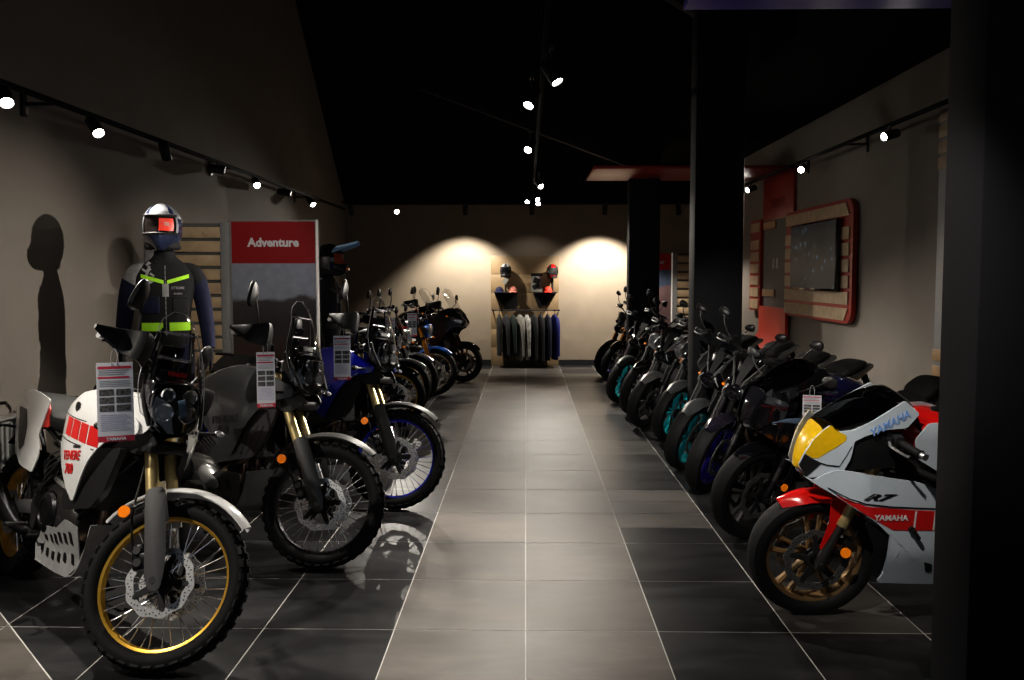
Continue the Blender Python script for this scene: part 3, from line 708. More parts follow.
def street_base(B, wm, wstyle=('cast', '17'), fm=blackm, lower=blackmet, upper=goldfork, kind='usd', fend=blackg, tw=.12, disc=.149, fa=(38, -52), eng=engmet, cover=blackmet, sw=blackmet, wlabel=None, header=steelhdr, fw=.13):
    wheel(B, True, wstyle, wm, tw, False, tw * .34, dr=disc, label=wlabel)
    fork(B, kind, .103, .46, .64, upper, lower)
    fender(B, fend, fa[0], fa[1], fw, .026, bm=fend, drop=.04)
    for sg in (1, -1): bl = MB(); bl.tube([B.F(.13, sg * .10, -.09), B.F(.25, sg * .115, -.07), B.F(.42, sg * .07, -.03), B.F(.55, sg * .03, .01)], .0048, wire, 6, k=4); B.part('brake_hose', bl, True)
    frame_tubes(B, fm, .84, -.28, .15, (-.88, .42), .86, -1.35)
    engine(B, -.66, .47, .155, eng, cover, header=header, front=.30); radiator(B, -.335, .58, .26, .22, 18)
    rear_end(B, sw, False, wstyle, wm, .18, .062, (-.90, .42)); pegs(B, -.90, .36, .14); stand(B, -.82, .34)

def naked(label, loc, head, steer, body, wm, fend, fin=silverp, upper=blackmet, lean=8, group=None, lamp=True, wlabel=None, seat=seatm, mirrors=True, tag_=None):
    B = road(label, loc, head, steer, lean=lean, group=group)
    street_base(B, wm, fend=fend, upper=upper, wlabel=wlabel)
    handlebar(B, [(-.335, 0, .985), (-.335, .06, .985), (-.315, .15, 1.035), (-.35, .26, 1.06), (-.43, .385, 1.045)], .0125, grip=.12, mirrors=((-.37, .37, 1.25), .052, .034, 12) if mirrors else None)
    street_tank(B, body); street_seat(B, seat, tail=body)
    for sg in (1, -1):   # intake scoops with fanned fins
        sc = MB(); f = lambda x, z: .19 + .05 * sin(min(1, max(0, (-.16 - x) / .4)) * pi) - .30 * abs(z - .86)
        sc.shell([(-.165, .875), (-.20, .80), (-.30, .735), (-.44, .70), (-.60, .745), (-.66, .82), (-.58, .90), (-.40, .965), (-.26, .955)], f, body, .02, .035, sg, .02)
        o = B.part('tank_scoop', sc)
        for k in range(4):
            fn = MB(); z0 = .945 - k * .042; fn.shell([(-.19 - k * .012, z0 - .008 - .018 * k), (-.20 - k * .012, z0 - .030 - .018 * k), (-.47, z0 - .035), (-.52, z0 - .018), (-.47, z0 - .010)], lambda x, z: f(x, z) + .006, fin, .006, .04, sg, .004)
            B.part('fin', fn, parent=o)
    if lamp:
        mb = MB(); mb.sweep([(-.30, 0, .83, .06, .07, .06, 2.6), (-.23, 0, .83, .105, .095, .075, 2.5), (-.15, 0, .81, .115, .085, .075, 2.4), (-.085, 0, .785, .085, .055, .055, 2.4), (-.06, 0, .775, .05, .03, .03, 2.2)], blackg, n=26)
        o = B.part('headlight', mb, True); q = MB()
        ellip(q, (-.082, 0, .757), .022, .030, .028, lens, 14); q.lathe([(.028, 0), (.036, .010), (.030, .016)], blackm, (-.078, 0, .757), X_, n=22); B.part('lamp', q, parent=o)
        for sg in (1, -1): q = MB(); q.tube([(-.075, sg * .055, .835), (-.065, sg * .078, .80), (-.085, sg * .095, .765)], .0055, clearlens, 6, k=3); B.part('running_light', q, parent=o)
    if lamp:
        ys = lambda x, z: .012 + .075 * min(1, max(0, (-.06 - x) / .15)) + .26 * max(0, z - .86)
        cw = MB()
        for sg in (1, -1): cw.shell([(-.085, .84), (-.10, .80), (-.20, .83), (-.30, .90), (-.31, 1.0), (-.24, 1.035), (-.16, .98)], ys, blackp, .006, .03, sg, .015)
        cw.ribbon([(-.085, 0, .82), (-.13, 0, .90), (-.20, 0, .99), (-.25, 0, 1.03)], [.03, .05, .08, .09], Y_, .01, blackm)
        o = B.part('front_cowl', cw, True)
        for sg in (1, -1):
            for k in range(5):
                fq = MB(); a = radians(114 + 14.5 * k); c0 = (-.080, .830); rr_ = .235 - .010 * k
                e = (c0[0] + rr_ * cos(a), c0[1] + rr_ * sin(a)); e2 = (c0[0] + rr_ * cos(a + .20), c0[1] + rr_ * sin(a + .20))
                fq.shell([c0, e, e2], lambda x, z: ys(x, z) + .010 + .008 * k / 3, fin, .006, .03, sg, .0); B.part('fin', fq, parent=o)
        for sg in (1, -1): fq = MB(); fq.cyl(B.F(.50, sg * .103), B.F(.70, sg * .103), .031, silverp if fin is silverp else greyfl, 18); fq.cyl(B.F(.70, sg * .103), B.F(.715, sg * .103), .024, blackmet, 12); B.part('fork_tube_cover', fq, True)
    mb = MB(); mb.box((-.275, 0, 1.035), (.02, .13, .085), blackg, .008, Matrix.Rotation(-.6, 3, 'Y')); B.part('instrument', mb, True)
    for sg in (1, -1): indicator(B, (-.25, sg * .12, .76), (-.25, sg * .20, .76))
    muffler(B, [(-.62, -.05, .22), (-.80, -.09, .20), (-.95, -.13, .26), (-1.10, -.16, .36)], [.03, .055, .058, .045], blackmet, gunmet)
    mb = MB(); mb.shell([(-.30, .42), (-.36, .28), (-.62, .22), (-.72, .30), (-.50, .38)], .12, blackp, .006, side=1, mirror=True); B.part('belly_pan', mb)
    return B

def retro(label, loc, head, steer, body, wm, fend=blackg, upper=chrome, kind='conv', lean=8, group=None, lower=blackmet, gaiter=False, lampm=blackg, fly=False, wlabel='gold wire-spoked front wheel', seat=seatm):
    B = road(label, loc, head, steer, 25.5, .10, .325, .32, 1.44, lean, group)
    street_base(B, wm, ('wire', '19'), upper=upper, kind=kind, fend=fend, lower=lower, tw=.11, wlabel=wlabel, header=chrome, cover=alu)
    handlebar(B, [(-.34, 0, 1.04), (-.34, .06, 1.04), (-.32, .16, 1.12), (-.37, .28, 1.14), (-.46, .40, 1.11)], .0125, m=chrome if fend is not blackg else blackmet, grip=.12, mirrors=((-.38, .36, 1.33), .048, .048, 0))
    street_tank(B, body, top=1.0, hw=.14); mb = MB()
    mb.sweep([(-.80, 0, .83, .09, .03, .05, 3), (-.95, 0, .825, .13, .04, .05, 3.2), (-1.25, 0, .845, .13, .045, .05, 3.2), (-1.45, 0, .855, .10, .03, .04, 3)], seat, n=22); B.part('seat', mb)
    mb = MB(); mb.lathe([(.001, -.075), (.05, -.07), (.085, -.035), (.098, .01), (.100, .03), (.092, .036)], lampm, (-.18, 0, .88), X_, n=30); o = B.part('headlight', mb, True)
    q = MB(); q.lathe([(.098, .028), (.102, .036), (.094, .044), (.090, .036)], chrome, (-.18, 0, .88), X_, n=30, closed=True); q.lathe([(.091, .034), (.06, .048), (.001, .054)], lens, (-.18, 0, .88), X_, n=24); B.part('lamp', q, parent=o)
    for sg in (1, -1): mb = MB(); mb.shell([(-.14, .86), (-.20, .83), (-.30, .86), (-.29, .92), (-.18, .90)], .105, blackp, .006, side=sg); B.part('headlight_bracket', mb, True)
    mb = MB(); mb.cyl((-.27, 0, 1.03), (-.23, 0, 1.06), .055, blackg, 24); mb.lathe([(.05, 0), (.056, .004), (.05, .008)], chrome, (-.27, 0, 1.03), V3((-.6, 0, .8)), n=24, closed=True); B.part('instrument', mb, True)
    for sg in (1, -1): indicator(B, (-.21, sg * .10, .80), (-.21, sg * .17, .80))
    for sg in (1, -1):
        mb = MB(); mb.shell([(-.78, .78), (-.84, .62), (-1.02, .60), (-1.10, .70), (-1.05, .79)], .145, body, .01, side=sg, rnd=.03); B.part('side_panel', mb)
    mb = MB(); mb.sweep([(-1.30, 0, .80, .08, .03, .03, 3), (-1.5, 0, .79, .085, .02, .02, 3), (-1.66, 0, .70, .08, .015, .015, 3)], fend, n=16); B.part('rear_mudguard', mb); tail_light(B, -1.56, .80, .08); plate_holder(B, -1.55, .76, -1.72, .56)
    muffler(B, [(-.70, -.10, .26), (-.95, -.16, .28), (-1.15, -.18, .36), (-1.45, -.19, .46)], [.022, .04, .05, .045], chrome, blackm)
    if fly:
        sc = MB(); rows = []
        for i in range(9):
            u = i / 8; z = .93 + .22 * u; x = -.08 - .13 * u; hw = .14 * sqrt(max(.05, 1 - max(0, (u - .6) / .42) ** 2))
            rows.append([V3((x - 1.8 * (q * hw) ** 2, q * hw, z)) for q in [-1 + j / 5 for j in range(11)]])
        sc.grid(rows, scrdark); B.part('flyscreen', sc, True)
    return B

def tourer(label, loc, head, steer, body=dgreyp, lean=7, group=None):
    B = road(label, loc, head, steer, 24.5, .10, .30, .315, 1.50, lean, group)
    street_base(B, blackm, fend=blackg, upper=blackmet, fa=(50, -70))
    handlebar(B, [(-.37, 0, 1.05), (-.37, .06, 1.05), (-.36, .16, 1.10), (-.40, .28, 1.12), (-.48, .42, 1.10)], .0125, mirrors=((-.36, .38, 1.33), .048, .062, 8), guards=blackp)
    street_tank(B, blackg, top=1.04, hw=.17); mb = MB()
    mb.sweep([(-.84, 0, .84, .09, .03, .05, 3), (-1.0, 0, .835, .14, .04, .06, 3.2), (-1.12, 0, .84, .14, .06, .06, 3.2), (-1.22, 0, .88, .13, .06, .06, 3.2), (-1.48, 0, .91, .11, .04, .04, 3)], seatm, n=22); B.part('seat', mb)
    mb = MB(); mb.sweep([(-1.05, 0, .77, .13, .05, .05, 3), (-1.35, 0, .82, .12, .05, .05, 3), (-1.66, 0, .87, .06, .04, .03, 3)], body, n=20); B.part('tail_unit', mb); tail_light(B, -1.64, .87); plate_holder(B, -1.6, .83, -1.82, .60)
    for sg in (1, -1):
        f = lambda x, z: .10 + .14 * sin(min(1, max(0, (-.02 - x) / .36)) * pi / 2) - .25 * max(0, z - .95) - .10 * max(0, .7 - z)
        mb = MB(); mb.shell([(.02, .92), (-.03, .84), (-.16, .80), (-.24, .70), (-.34, .52), (-.42, .42), (-.56, .46), (-.62, .60), (-.60, .78), (-.48, .93), (-.34, 1.07), (-.18, 1.13), (-.06, 1.04)], f, body, .008, .035, sg, .03); o = B.part('fairing', mb)
        q = MB(); q.shell([(-.30, .76), (-.38, .56), (-.45, .52), (-.52, .60), (-.48, .76)], lambda x, z: f(x, z) + .004, greyp, .004, .05, sg, .02); B.part('side_panel', q, parent=o)
        q = MB(); q.shell([(.005, .925), (-.03, .885), (-.17, .94), (-.20, .985), (-.12, .98)], lambda x, z: f(x, z) + .005, lens, .004, .03, sg, .01); B.part('headlight', q, parent=o)
    mb = MB(); mb.sweep([(-.30, 0, 1.0, .18, .10, .16, 2.6), (-.14, 0, .96, .14, .10, .13, 2.6), (-.02, 0, .90, .09, .06, .06, 2.4), (.02, 0, .88, .05, .03, .03, 2.4)], blackg, n=24); B.part('nose_fairing', mb)
    sc = MB(); rows = []
    for i in range(11):
        u = i / 10; z = 1.03 + .39 * u; x = -.08 - .22 * u - .05 * u * u; hw = (.17 + .02 * sin(u * pi)) * sqrt(max(.08, 1 - max(0, (u - .7) / .32) ** 2))
        rows.append([V3((x - 1.6 * (q * hw) ** 2, q * hw, z)) for q in [-1 + j / 5 for j in range(11)]])
    sc.grid(rows, scr); w_ = B.part('windscreen', sc, ang=60); ed = MB(); ed.tube([r[0] for r in rows] + rows[-1] + [r[-1] for r in reversed(rows)], .0022, mat('screen_edge', (.30, .30, .31), .2, coat=1.), 5); B.part('edge_trim', ed, parent=w_)
    for sg in (1, -1): indicator(B, (-.20, sg * .20, .98), (-.20, sg * .26, .98))
    muffler(B, [(-.70, -.08, .22), (-.95, -.15, .26), (-1.2, -.19, .38), (-1.45, -.20, .48)], [.03, .05, .055, .05], blackmet, gunmet)
    return B

def sport(label, loc, head, steer, colours, wm, lean=9, group=None, upper=goldfork, hero=True, wlabel=None, seat=seatm):
    B = road(label, loc, head, steer, 24, .09, .30, .315, 1.395, lean, group)
    body, fend, tankm, band, nose = colours
    street_base(B, wm, fend=fend, upper=upper, lower=gunmet if hero else blackmet, wlabel=wlabel, fa=(34, -48), fw=.135)
    if hero or True:   # long mudguard cheeks running down in front of the fork legs
        for sg in (1, -1):
            fc = MB()
            pts = [(.30, .10), (.335, .03), (.26, -.005), (.12, -.006), (.055, .012), (.07, .034), (.20, .060)]
            P = [B.F(t, sg * (.072 + .04 * (1 - abs(t - .2) * 2)), off) for t, off in pts]; Q = [p - Y_ * sg * .006 for p in P]; n = len(P)
            fc.add(P + Q, [tuple(range(n)), tuple(range(2 * n - 1, n - 1, -1))] + [(j, (j + 1) % n, n + (j + 1) % n, n + j) for j in range(n)], fend)
            B.part('mudguard_cheek', fc, True)
    # clip-ons
    h = handlebar(B, ([(-.22, .105, .955), (-.225, .16, .95), (-.255, .30, .935), (-.27, .37, .93)] if band is not None else [(-.285, .105, .90), (-.30, .16, .895), (-.345, .30, .875), (-.365, .36, .868)]), .013, grip=.12, clip=True)
    # upper cowl
    for sg in (1, -1):
        f = lambda x, z: .030 + .155 * sin(min(1, max(0, (.17 - x) / .34)) * pi / 2) - .16 * max(0, z - .88) - .05 * max(0, -.25 - x)
        mb = MB(); mb.shell([(.112, .840), (.130, .775), (.098, .722), (.050, .738), (.018, .75), (-.03, .775), (-.055, .84), (-.067, .925), (-.113, .952), (-.193, .978), (-.297, .985), (-.355, 1.045), (-.283, 1.105), (-.177, 1.04), (-.061, .972), (.008, .955), (.022, .985), (.048, .958), (.085, .905)], f, body, .006, .025, sg, .012); o = B.part('upper_cowl', mb)
        if band is not None:
            q = MB(); q.shell([(.111, .838), (.085, .822), (.064, .826), (.036, .858), (-.034, .925), (-.034, .948), (.004, .962), (.022, .984), (.048, .957), (.085, .904)], lambda x, z: f(x, z) + .003, yellow, .003, .02, sg, .006)
            B.part('nose_panel', q, parent=o, label='yellow front number panel')
            q = MB(); q.ribbon([(x, sg * (f(x, z) + .003), z) for x, z in ((.07, .808), (.03, .800), (-.015, .803), (-.035, .85), (-.055, .90))], .006, Z_ , .002, blackd, k=0)
            q.shell([(.129, .777), (.111, .836), (.086, .820), (.050, .806), (.085, .750), (.102, .726)], lambda x, z: f(x, z) + .004, blackp, .004, .03, sg, .004)
            q.shell([(-.03, .93), (-.01, .76), (-.10, .79), (-.26, .80), (-.29, .96), (-.16, .96)], lambda x, z: f(x, z) - .02, blackp, .01, .03, sg, .01); B.part('vent', q, parent=o)
            t = B.ptext('YAMAHA', .048, blued, (-.215, 0, 1.005), sg, o, f, dirx=V3((-sg * 1., 0, sg * .50)), bold=.0012, shear=.25)
        else:
            q = MB(); q.shell([(.02, .78), (-.01, .745), (-.13, .78), (-.15, .82), (-.06, .815)], lambda x, z: f(x, z) + .003, mat('blue_lens', (.20, .28, .42), .06, .3, coat=1.), .003, .03, sg, .008); B.part('headlight', q, parent=o, label='slanted headlight with bluish lens')
    mb = MB(); mb.sweep([(-.12, 0, .86, .15, .08, .10, 2.6), (-.02, 0, .86, .135, .10, .10, 2.7), (.03, 0, .86, .112, .11, .11, 2.7), (.06, 0, .85, .094, .085, .10, 2.6), (.09, 0, .825, .074, .062, .085, 2.5), (.112, 0, .79, .048, .042, .05, 2.4), (.124, 0, .775, .024, .02, .028, 2.2)], yellow if band is not None else blackg, n=26); no = B.part('nose', mb)
    q = MB(); ellip(q, (.085, 0, .735), .03, .028, .022, lens, 14); q.sweep([(-.05, 0, .74, .09, .06, .03, 3), (.08, 0, .735, .035, .04, .03, 3)], blackp, n=16, k=1); B.part('lamp', q, parent=no)
    # screen
    sc = MB(); rows = []
    for i in range(11):
        u = i / 10; x = .045 - .405 * u; z = .965 + .160 * sin(min(1, u / .82) * pi / 2) - .05 * max(0, u - .82) / .18; hw = .085 + .06 * sin(u * pi * .6)
        rows.append([V3((x - 1.0 * (q * hw) ** 2, q * hw * 1.08, z - (.025 + .10 * u) * abs(q) ** 2.6)) for q in [-1 + j / 6 for j in range(13)]])
    sc.grid(rows, scrdark); w_ = B.part('windscreen', sc, ang=60, label='dark smoked windscreen')
    mb = MB(); mb.sweep([(.02, 0, .91, .07, .03, .08, 2.6), (-.14, 0, .95, .13, .06, .10, 2.6), (-.24, 0, 1.0, .12, .06, .10, 2.6), (-.31, 0, 1.02, .10, .04, .08, 2.4)], blackp, n=20); B.part('cockpit', mb)
    for sg in (1, -1) if band is None else (): mirror(B, V3((-.12, sg * .13, .95)), V3((-.16, sg * .36, 1.08)), sg, None, .06, .035, 8, blackp, steer=False)
    # side fairing
    g = lambda x, z: .225 + .02 * sin(max(0, min(1, -x / .7)) * pi) - .25 * max(0, .42 - z) - .50 * max(0, (x + .11)) - .05 * max(0, z - .66)
    for sg in (1, -1):
        mb = MB(); mb.shell([(.13, .745), (.085, .725), (.045, .765), (-.012, .795), (-.10, .797), (-.342, .76), (-.463, .705), (-.64, .66), (-.68, .60), (-.66, .44), (-.80, .32), (-.80, .25), (-.496, .242), (-.215, .262), (-.285, .436), (-.246, .51), (-.152, .584), (-.011, .668), (.08, .715)], g, body, .007, .04, sg, .02); o = B.part('side_fairing', mb)
        if band is not None:
            q = MB(); q.shell([(.0, .68), (-.109, .650), (-.44, .625), (-.64, .622), (-.655, .534), (-.452, .534), (-.239, .540), (-.155, .588), (-.015, .668)], lambda x, z: g(x, z) + .0025, redd, .002, .04, sg, .004)
            for x in (-.33, -.42): q.shell([(x, .630), (x, .537), (x - .008, .537), (x - .008, .630)], lambda x, z: g(x, z) + .0035, whited, .002, .05, sg, .0)
            q.ribbon([(x, sg * (g(x, z) + .003), z) for x, z in ((.03, .705), (-.109, .662), (-.44, .637), (-.60, .634))], .006, (0, 0, 1), .001, blackd)
            B.part('decal', q, parent=o, label='red band with black outline')
            B.ptext('YAMAHA', .036, whited, (-.225, 0, .598), sg, o, g, lift=.005, bold=.001)
            B.ptext('R7', .040, blackd, (-.15, 0, .692), sg, o, g, sx=2.4, bold=.0015, shear=.5)
            q = MB(); q.shell([(-.13, .56), (-.27, .52), (-.30, .43), (-.225, .27), (-.175, .30), (-.19, .42)], lambda x, z: g(x, z) - .025, blackp, .01, .03, sg, .01); q.shell([(-.41, .375), (-.43, .32), (-.46, .315), (-.45, .36)], lambda x, z: g(x, z) + .002, blackp, .003, .05, sg, .006)
            q.cyl((-.32, sg * .22, .545), (-.32, sg * .262, .545), .014, blackp, 14); q.tube([(-.32, sg * .26, .545), (-.35, sg * .265, .505)], .011, blackp, 8); B.part('frame_slider', q, parent=o)
    if band is not None:
        pass
    street_tank(B, tankm, -.33, -.86, 1.01, .165)
    if band is not None:
        for sg in (1, -1):
            mb = MB(); k = lambda x, z: .165 - .9 * max(0, z - .97) ** 1.2
            mb.shell([(-.34, .93), (-.40, 1.0), (-.56, 1.0), (-.76, .93), (-.80, .82), (-.64, .76), (-.46, .78), (-.36, .84)], k, body, .006, .04, sg, .02); B.part('tank_side', mb)
    street_seat(B, seat, -.80, .80, -1.34, .95, tail=tankm if band is not None else body)
    for sg in (1, -1):
        mb = MB(); mb.cyl(B.F(.11, sg * .14, -.06), B.F(.11, sg * .148, -.06), .024, amber, 16); mb.tube([B.F(.10, sg * .10, -.03), B.F(.11, sg * .142, -.06)], .006, blackp, 6); B.part('side_reflector', mb, True)
        if band is None: indicator(B, (-.10, sg * .20, .66), (-.10, sg * .26, .655))
    muffler(B, [(-.62, -.05, .22), (-.80, -.10, .20), (-.95, -.14, .28), (-1.15, -.17, .40)], [.03, .055, .06, .05], blackmet, gunmet)
    return B
# ------------------------------------------------------------------ setting
XL, XR, YB, YF, ZC = -3.25, 3.5, 14.38, -1.0, 2.9
def wallmat(name, col, rough=.75):
    m = mat(name, col, rough, noise=.05, scale=3., spec=.25); return m
wallm = wallmat('taupe_wall_paint', (.285, .252, .22)); wallbk = wallmat('back_wall_paint', (.38, .315, .24))
ceilm = mat('black_ceiling_paint', (.006, .006, .007), .9, spec=.1); colm = mat('black_column_paint', (.013, .013, .015), .65, noise=.05, scale=4, spec=.15)
basem = mat('baseboard_dark', (.03, .03, .032), .4)
beamm = mat('beam_black', (.016, .015, .016), .8)
def tilemat(name, c0, c1, rough):
    m = bpy.data.materials.new(name); m.use_nodes = True; nt = m.node_tree; b = nt.nodes['Principled BSDF']; b.inputs['Specular IOR Level'].default_value = .32
    tc = nt.nodes.new('ShaderNodeTexCoord'); mp = nt.nodes.new('ShaderNodeMapping'); mp.inputs['Scale'].default_value = (1.1, 3.2, 1)
    n = nt.nodes.new('ShaderNodeTexNoise'); n.inputs['Scale'].default_value = 1.3; n.inputs['Detail'].default_value = 8; n.inputs['Roughness'].default_value = .62; n.inputs['Distortion'].default_value = .4
    n2 = nt.nodes.new('ShaderNodeTexNoise'); n2.inputs['Scale'].default_value = 120; n2.inputs['Detail'].default_value = 2
    r = nt.nodes.new('ShaderNodeValToRGB'); r.color_ramp.elements[0].position = .32; r.color_ramp.elements[1].position = .68
    r.color_ramp.elements[0].color = (*c0, 1); r.color_ramp.elements[1].color = (*c1, 1)
    nt.links.new(tc.outputs['Object'], mp.inputs[0]); nt.links.new(mp.outputs[0], n.inputs['Vector']); nt.links.new(n.outputs['Fac'], r.inputs[0]); nt.links.new(r.outputs[0], b.inputs['Base Color'])
    nt.links.new(tc.outputs['Object'], n2.inputs['Vector'])
    mr = nt.nodes.new('ShaderNodeMapRange'); mr.inputs['To Min'].default_value = rough - .06; mr.inputs['To Max'].default_value = rough + .12
    nt.links.new(n.outputs['Fac'], mr.inputs[0]); nt.links.new(mr.outputs[0], b.inputs['Roughness'])
    bp = nt.nodes.new('ShaderNodeBump'); bp.inputs['Strength'].default_value = .12; bp.inputs['Distance'].default_value = .001; nt.links.new(n2.outputs['Fac'], bp.inputs['Height']); nt.links.new(bp.outputs[0], b.inputs['Normal'])
    return m
tl = [tilemat('tile_taupe_%d' % i, tuple(x * k for x in (.050, .044, .039)), tuple(x * k for x in (.125, .108, .094)), .50) for i, k in enumerate((.82, .95, 1.12))]
td = [tilemat('tile_charcoal_%d' % i, tuple(x * k for x in (.010, .0102, .011)), tuple(x * k for x in (.034, .034, .036)), .33) for i, k in enumerate((.85, 1.0, 1.2))]
tm = [tilemat('tile_grey_%d' % i, tuple(x * k for x in (.045, .042, .040)), tuple(x * k for x in (.105, .098, .090)), .34) for i, k in enumerate((.9, 1.05))]
grout = mat('grout', (.60, .585, .56), .8)
def clip(poly, a, b, c):
    """keep a*x+b*y<=c"""
    out = []
    for i in range(len(poly)):
        p, q = poly[i - 1], poly[i]; dp = a * p[0] + b * p[1] - c; dq = a * q[0] + b * q[1] - c
        if (dp <= 0) != (dq <= 0): t = dp / (dp - dq); out.append((p[0] + (q[0] - p[0]) * t, p[1] + (q[1] - p[1]) * t))
        if dq <= 0: out.append(q)
    return out
fl = MB(); rnd = random.Random(11); T = .6; g = .0026
Y0 = 3.541 - 8 * T
xs0, xs1 = -3.3, 3.55
fl.add([(xs0, YF, -.0012), (xs1, YF, -.0012), (xs1, YB + .1, -.0012), (xs0, YB + .1, -.0012)], [(0, 1, 2, 3)], grout)
fl.add([(xs0, YF, -.05), (xs1, YF, -.05), (xs1, YB + .1, -.05), (xs0, YB + .1, -.05)], [(0, 3, 2, 1)], grout)
for i in range(-6, 6):
    for j in range(0, 28):
        cells = [(i * T, (i + 1) * T, Y0 + j * T, Y0 + (j + 1) * T)]
        if i == 1 and Y0 + j * T > 4.6 and rnd.random() < .45 or (i == 1 and abs(Y0 + j * T - 4.74) < .1): cells = [(i * T, (i + 1) * T, Y0 + j * T, Y0 + (j + .5) * T), (i * T, (i + 1) * T, Y0 + (j + .5) * T, Y0 + (j + 1) * T)]
        for x0, x1, y0, y1 in cells:
            yc = (y0 + y1) / 2; k = rnd.random()
            if -1 <= i <= 0: m = tl[int(k * 3)] if yc < 13 else tm[0]
            elif i == 1: m = tl[0] if 5.05 < yc < 5.95 else (td[int(k * 3)] if yc < 6.55 else (td[2] if k < .55 else tm[0]))
            elif i > 1: m = (td[int(k * 3)] if not (3.5 < yc < 4.1 and i == 2) else tm[0])
            else: m = td[int(k * 3)] if yc < 9 or k < .5 else tm[0]
            x0_, x1_, y0_, y1_ = max(x0, XL - .05), min(x1, XR + .05), max(y0, YF), min(y1, YB + .05)
            if x1_ - x0_ < .02 or y1_ - y0_ < .02: continue
            P = [(x0_ + g, y0_ + g), (x1_ - g, y0_ + g), (x1_ - g, y1_ - g), (x0_ + g, y1_ - g)]
            parts = [(P, m)]
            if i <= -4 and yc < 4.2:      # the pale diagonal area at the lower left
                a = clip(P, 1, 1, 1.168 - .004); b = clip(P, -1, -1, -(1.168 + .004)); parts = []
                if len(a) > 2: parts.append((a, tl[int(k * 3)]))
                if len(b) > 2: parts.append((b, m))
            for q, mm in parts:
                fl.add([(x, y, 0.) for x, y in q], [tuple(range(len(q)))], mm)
me = fl.mesh('floor', recalc=False); o = link('floor', me); o['kind'] = 'structure'

def wallbox(name, c, s, m, parent=None, kind='structure'):
    b = MB(); b.box(c, s, m); o = link(name, b.mesh(name), parent)
    if kind and parent is None: o['kind'] = kind
    return o
# left wall follows the sloping roof; back wall; right wall
lw = MB(); lw.prism([(YF, 0), (YB + .1, 0), (YB + .1, ZC), (YB - .05, ZC), (10.3, 6.45), (YF, 6.45)], XL - .12, XL, wallm)
m_ = lw.mesh('wall_left'); o = link('wall_left', m_)
for v in m_.vertices: x, y, z = v.co; v.co = (y, x, z)
m_.flip_normals(); o['kind'] = 'structure'
wallbox('wall_back', ((XL + XR) / 2, YB + .06, ZC / 2 + .05), (XR - XL + .24, .12, ZC + .1), wallbk)
wallbox('wall_right', (XR + .06, (YF + YB) / 2, 1.75), (.12, YB - YF + .2, 3.5), wallm)
wallbox('wall_front', ((XL + XR) / 2, YF - .06, 3.2), (XR - XL + .24, .12, 6.6), mat('front_wall_paint', (.03, .03, .03), .8))
cl = MB()
cl.add([(XL - .1, YB + .1, ZC - .02), (XR + .1, YB + .1, ZC - .02), (XR + .1, YB - .05, ZC), (XL - .1, YB - .05, ZC), (XL - .1, 10.3, 6.45), (XR + .1, 10.3, 6.45), (XL - .1, YF - .1, 6.45), (XR + .1, YF - .1, 6.45)],
       [(0, 3, 2, 1), (3, 4, 5, 2), (4, 6, 7, 5)], ceilm)
# lower black soffit along the right wall
cl.add([(2.1, YF - .1, 3.5), (XR + .1, YF - .1, 3.5), (XR + .1, 13.5, 3.5), (2.1, 13.5, 3.5), (2.1, YF - .1, 6.45), (2.1, 10.3, 6.45), (2.1, 13.5, 3.5)], [(0, 1, 2, 3), (0, 3, 6, 5, 4)], ceilm)
o = link('ceiling', cl.mesh('ceiling', recalc=False)); o['kind'] = 'structure'
for n_, (c, s) in enumerate((((XL + .012, 6.7, .05), (.02, 15.3, .10)), ((XR - .012, 6.7, .05), (.02, 15.3, .10)), ((.125, YB - .012, .05), (6.7, .02, .10)))):
    wallbox('baseboard_' + ('left', 'right', 'back')[n_], c, s, basem)
# columns
for n_, (x, y, dx, dy, h) in enumerate(((1.75, 7.40, .44, .24, 6.3), (1.70, 11.62, .44, .24, 5.2), (1.765, 2.81, .50, .24, 6.4))):
    b = MB(); b.box((x, y, h / 2), (dx, dy, h), colm, .006); b.box((x, y, .05), (dx + .02, dy + .02, .10), basem, .003)
    o = link('column', b.mesh('column')); o['kind'] = 'structure'; o['label'] = ('black square column between the motorcycles', 'black square column near the back wall', 'black column at the right edge nearest the viewer')[n_]
# sloping rafters
for n_, (x0, z0, x1, z1, y) in enumerate(((-.55, 5.3, 1.62, 4.05, 7.4), (-1.5, 4.4, 1.6, 3.25, 11.6))):
    b = MB(); L = sqrt((x1 - x0) ** 2 + (z1 - z0) ** 2); b.box(((x0 + x1) / 2, y, (z0 + z1) / 2), (L, .14, .22), beamm, .004, Matrix.Rotation(-atan2(z1 - z0, x1 - x0), 3, 'Y'))
    o = link('rafter', b.mesh('rafter')); o['kind'] = 'structure'

# coloured canopy slabs
redlam = mat('red_laminate', (.30, .032, .020), .4, noise=.04, scale=6); bluelam = mat('blue_laminate', (.05, .035, .42), .4, noise=.05, scale=6)
darklam = mat('dark_backing', (.02, .02, .02), .6)
def canopy(name, x0, y0, y1, z, m, label, down, lab2=None):
    r = empty(name, label, 'sign', (XR, (y0 + y1) / 2, z)); off = V3((XR, (y0 + y1) / 2, z))
    b = MB(); b.T = Matrix.Translation(-off); b.box(((x0 + XR) / 2 - .01, (y0 + y1) / 2, z + .02), (XR - x0 - .02, y1 - y0, .04), m, .003); link('canopy_board', b.mesh('canopy_board'), r)
    b = MB(); b.T = Matrix.Translation(-off)
    if down: b.box((XR - .025, (y0 + y1) / 2, (z + down) / 2 + .0), (.04, y1 - y0, z - down), m, .003); link('wall_board', b.mesh('wall_board'), r)
    for xx in (x0 + .3, XR - .6):
        b = MB(); b.T = Matrix.Translation(-off); b.cyl((xx, (y0 + y1) / 2, z + .04), (xx, (y0 + y1) / 2, 4.6 if xx < 2.1 else 3.5), .006, wire, 6); link('hanger_rod', b.mesh('hanger_rod'), r)
    return r, off
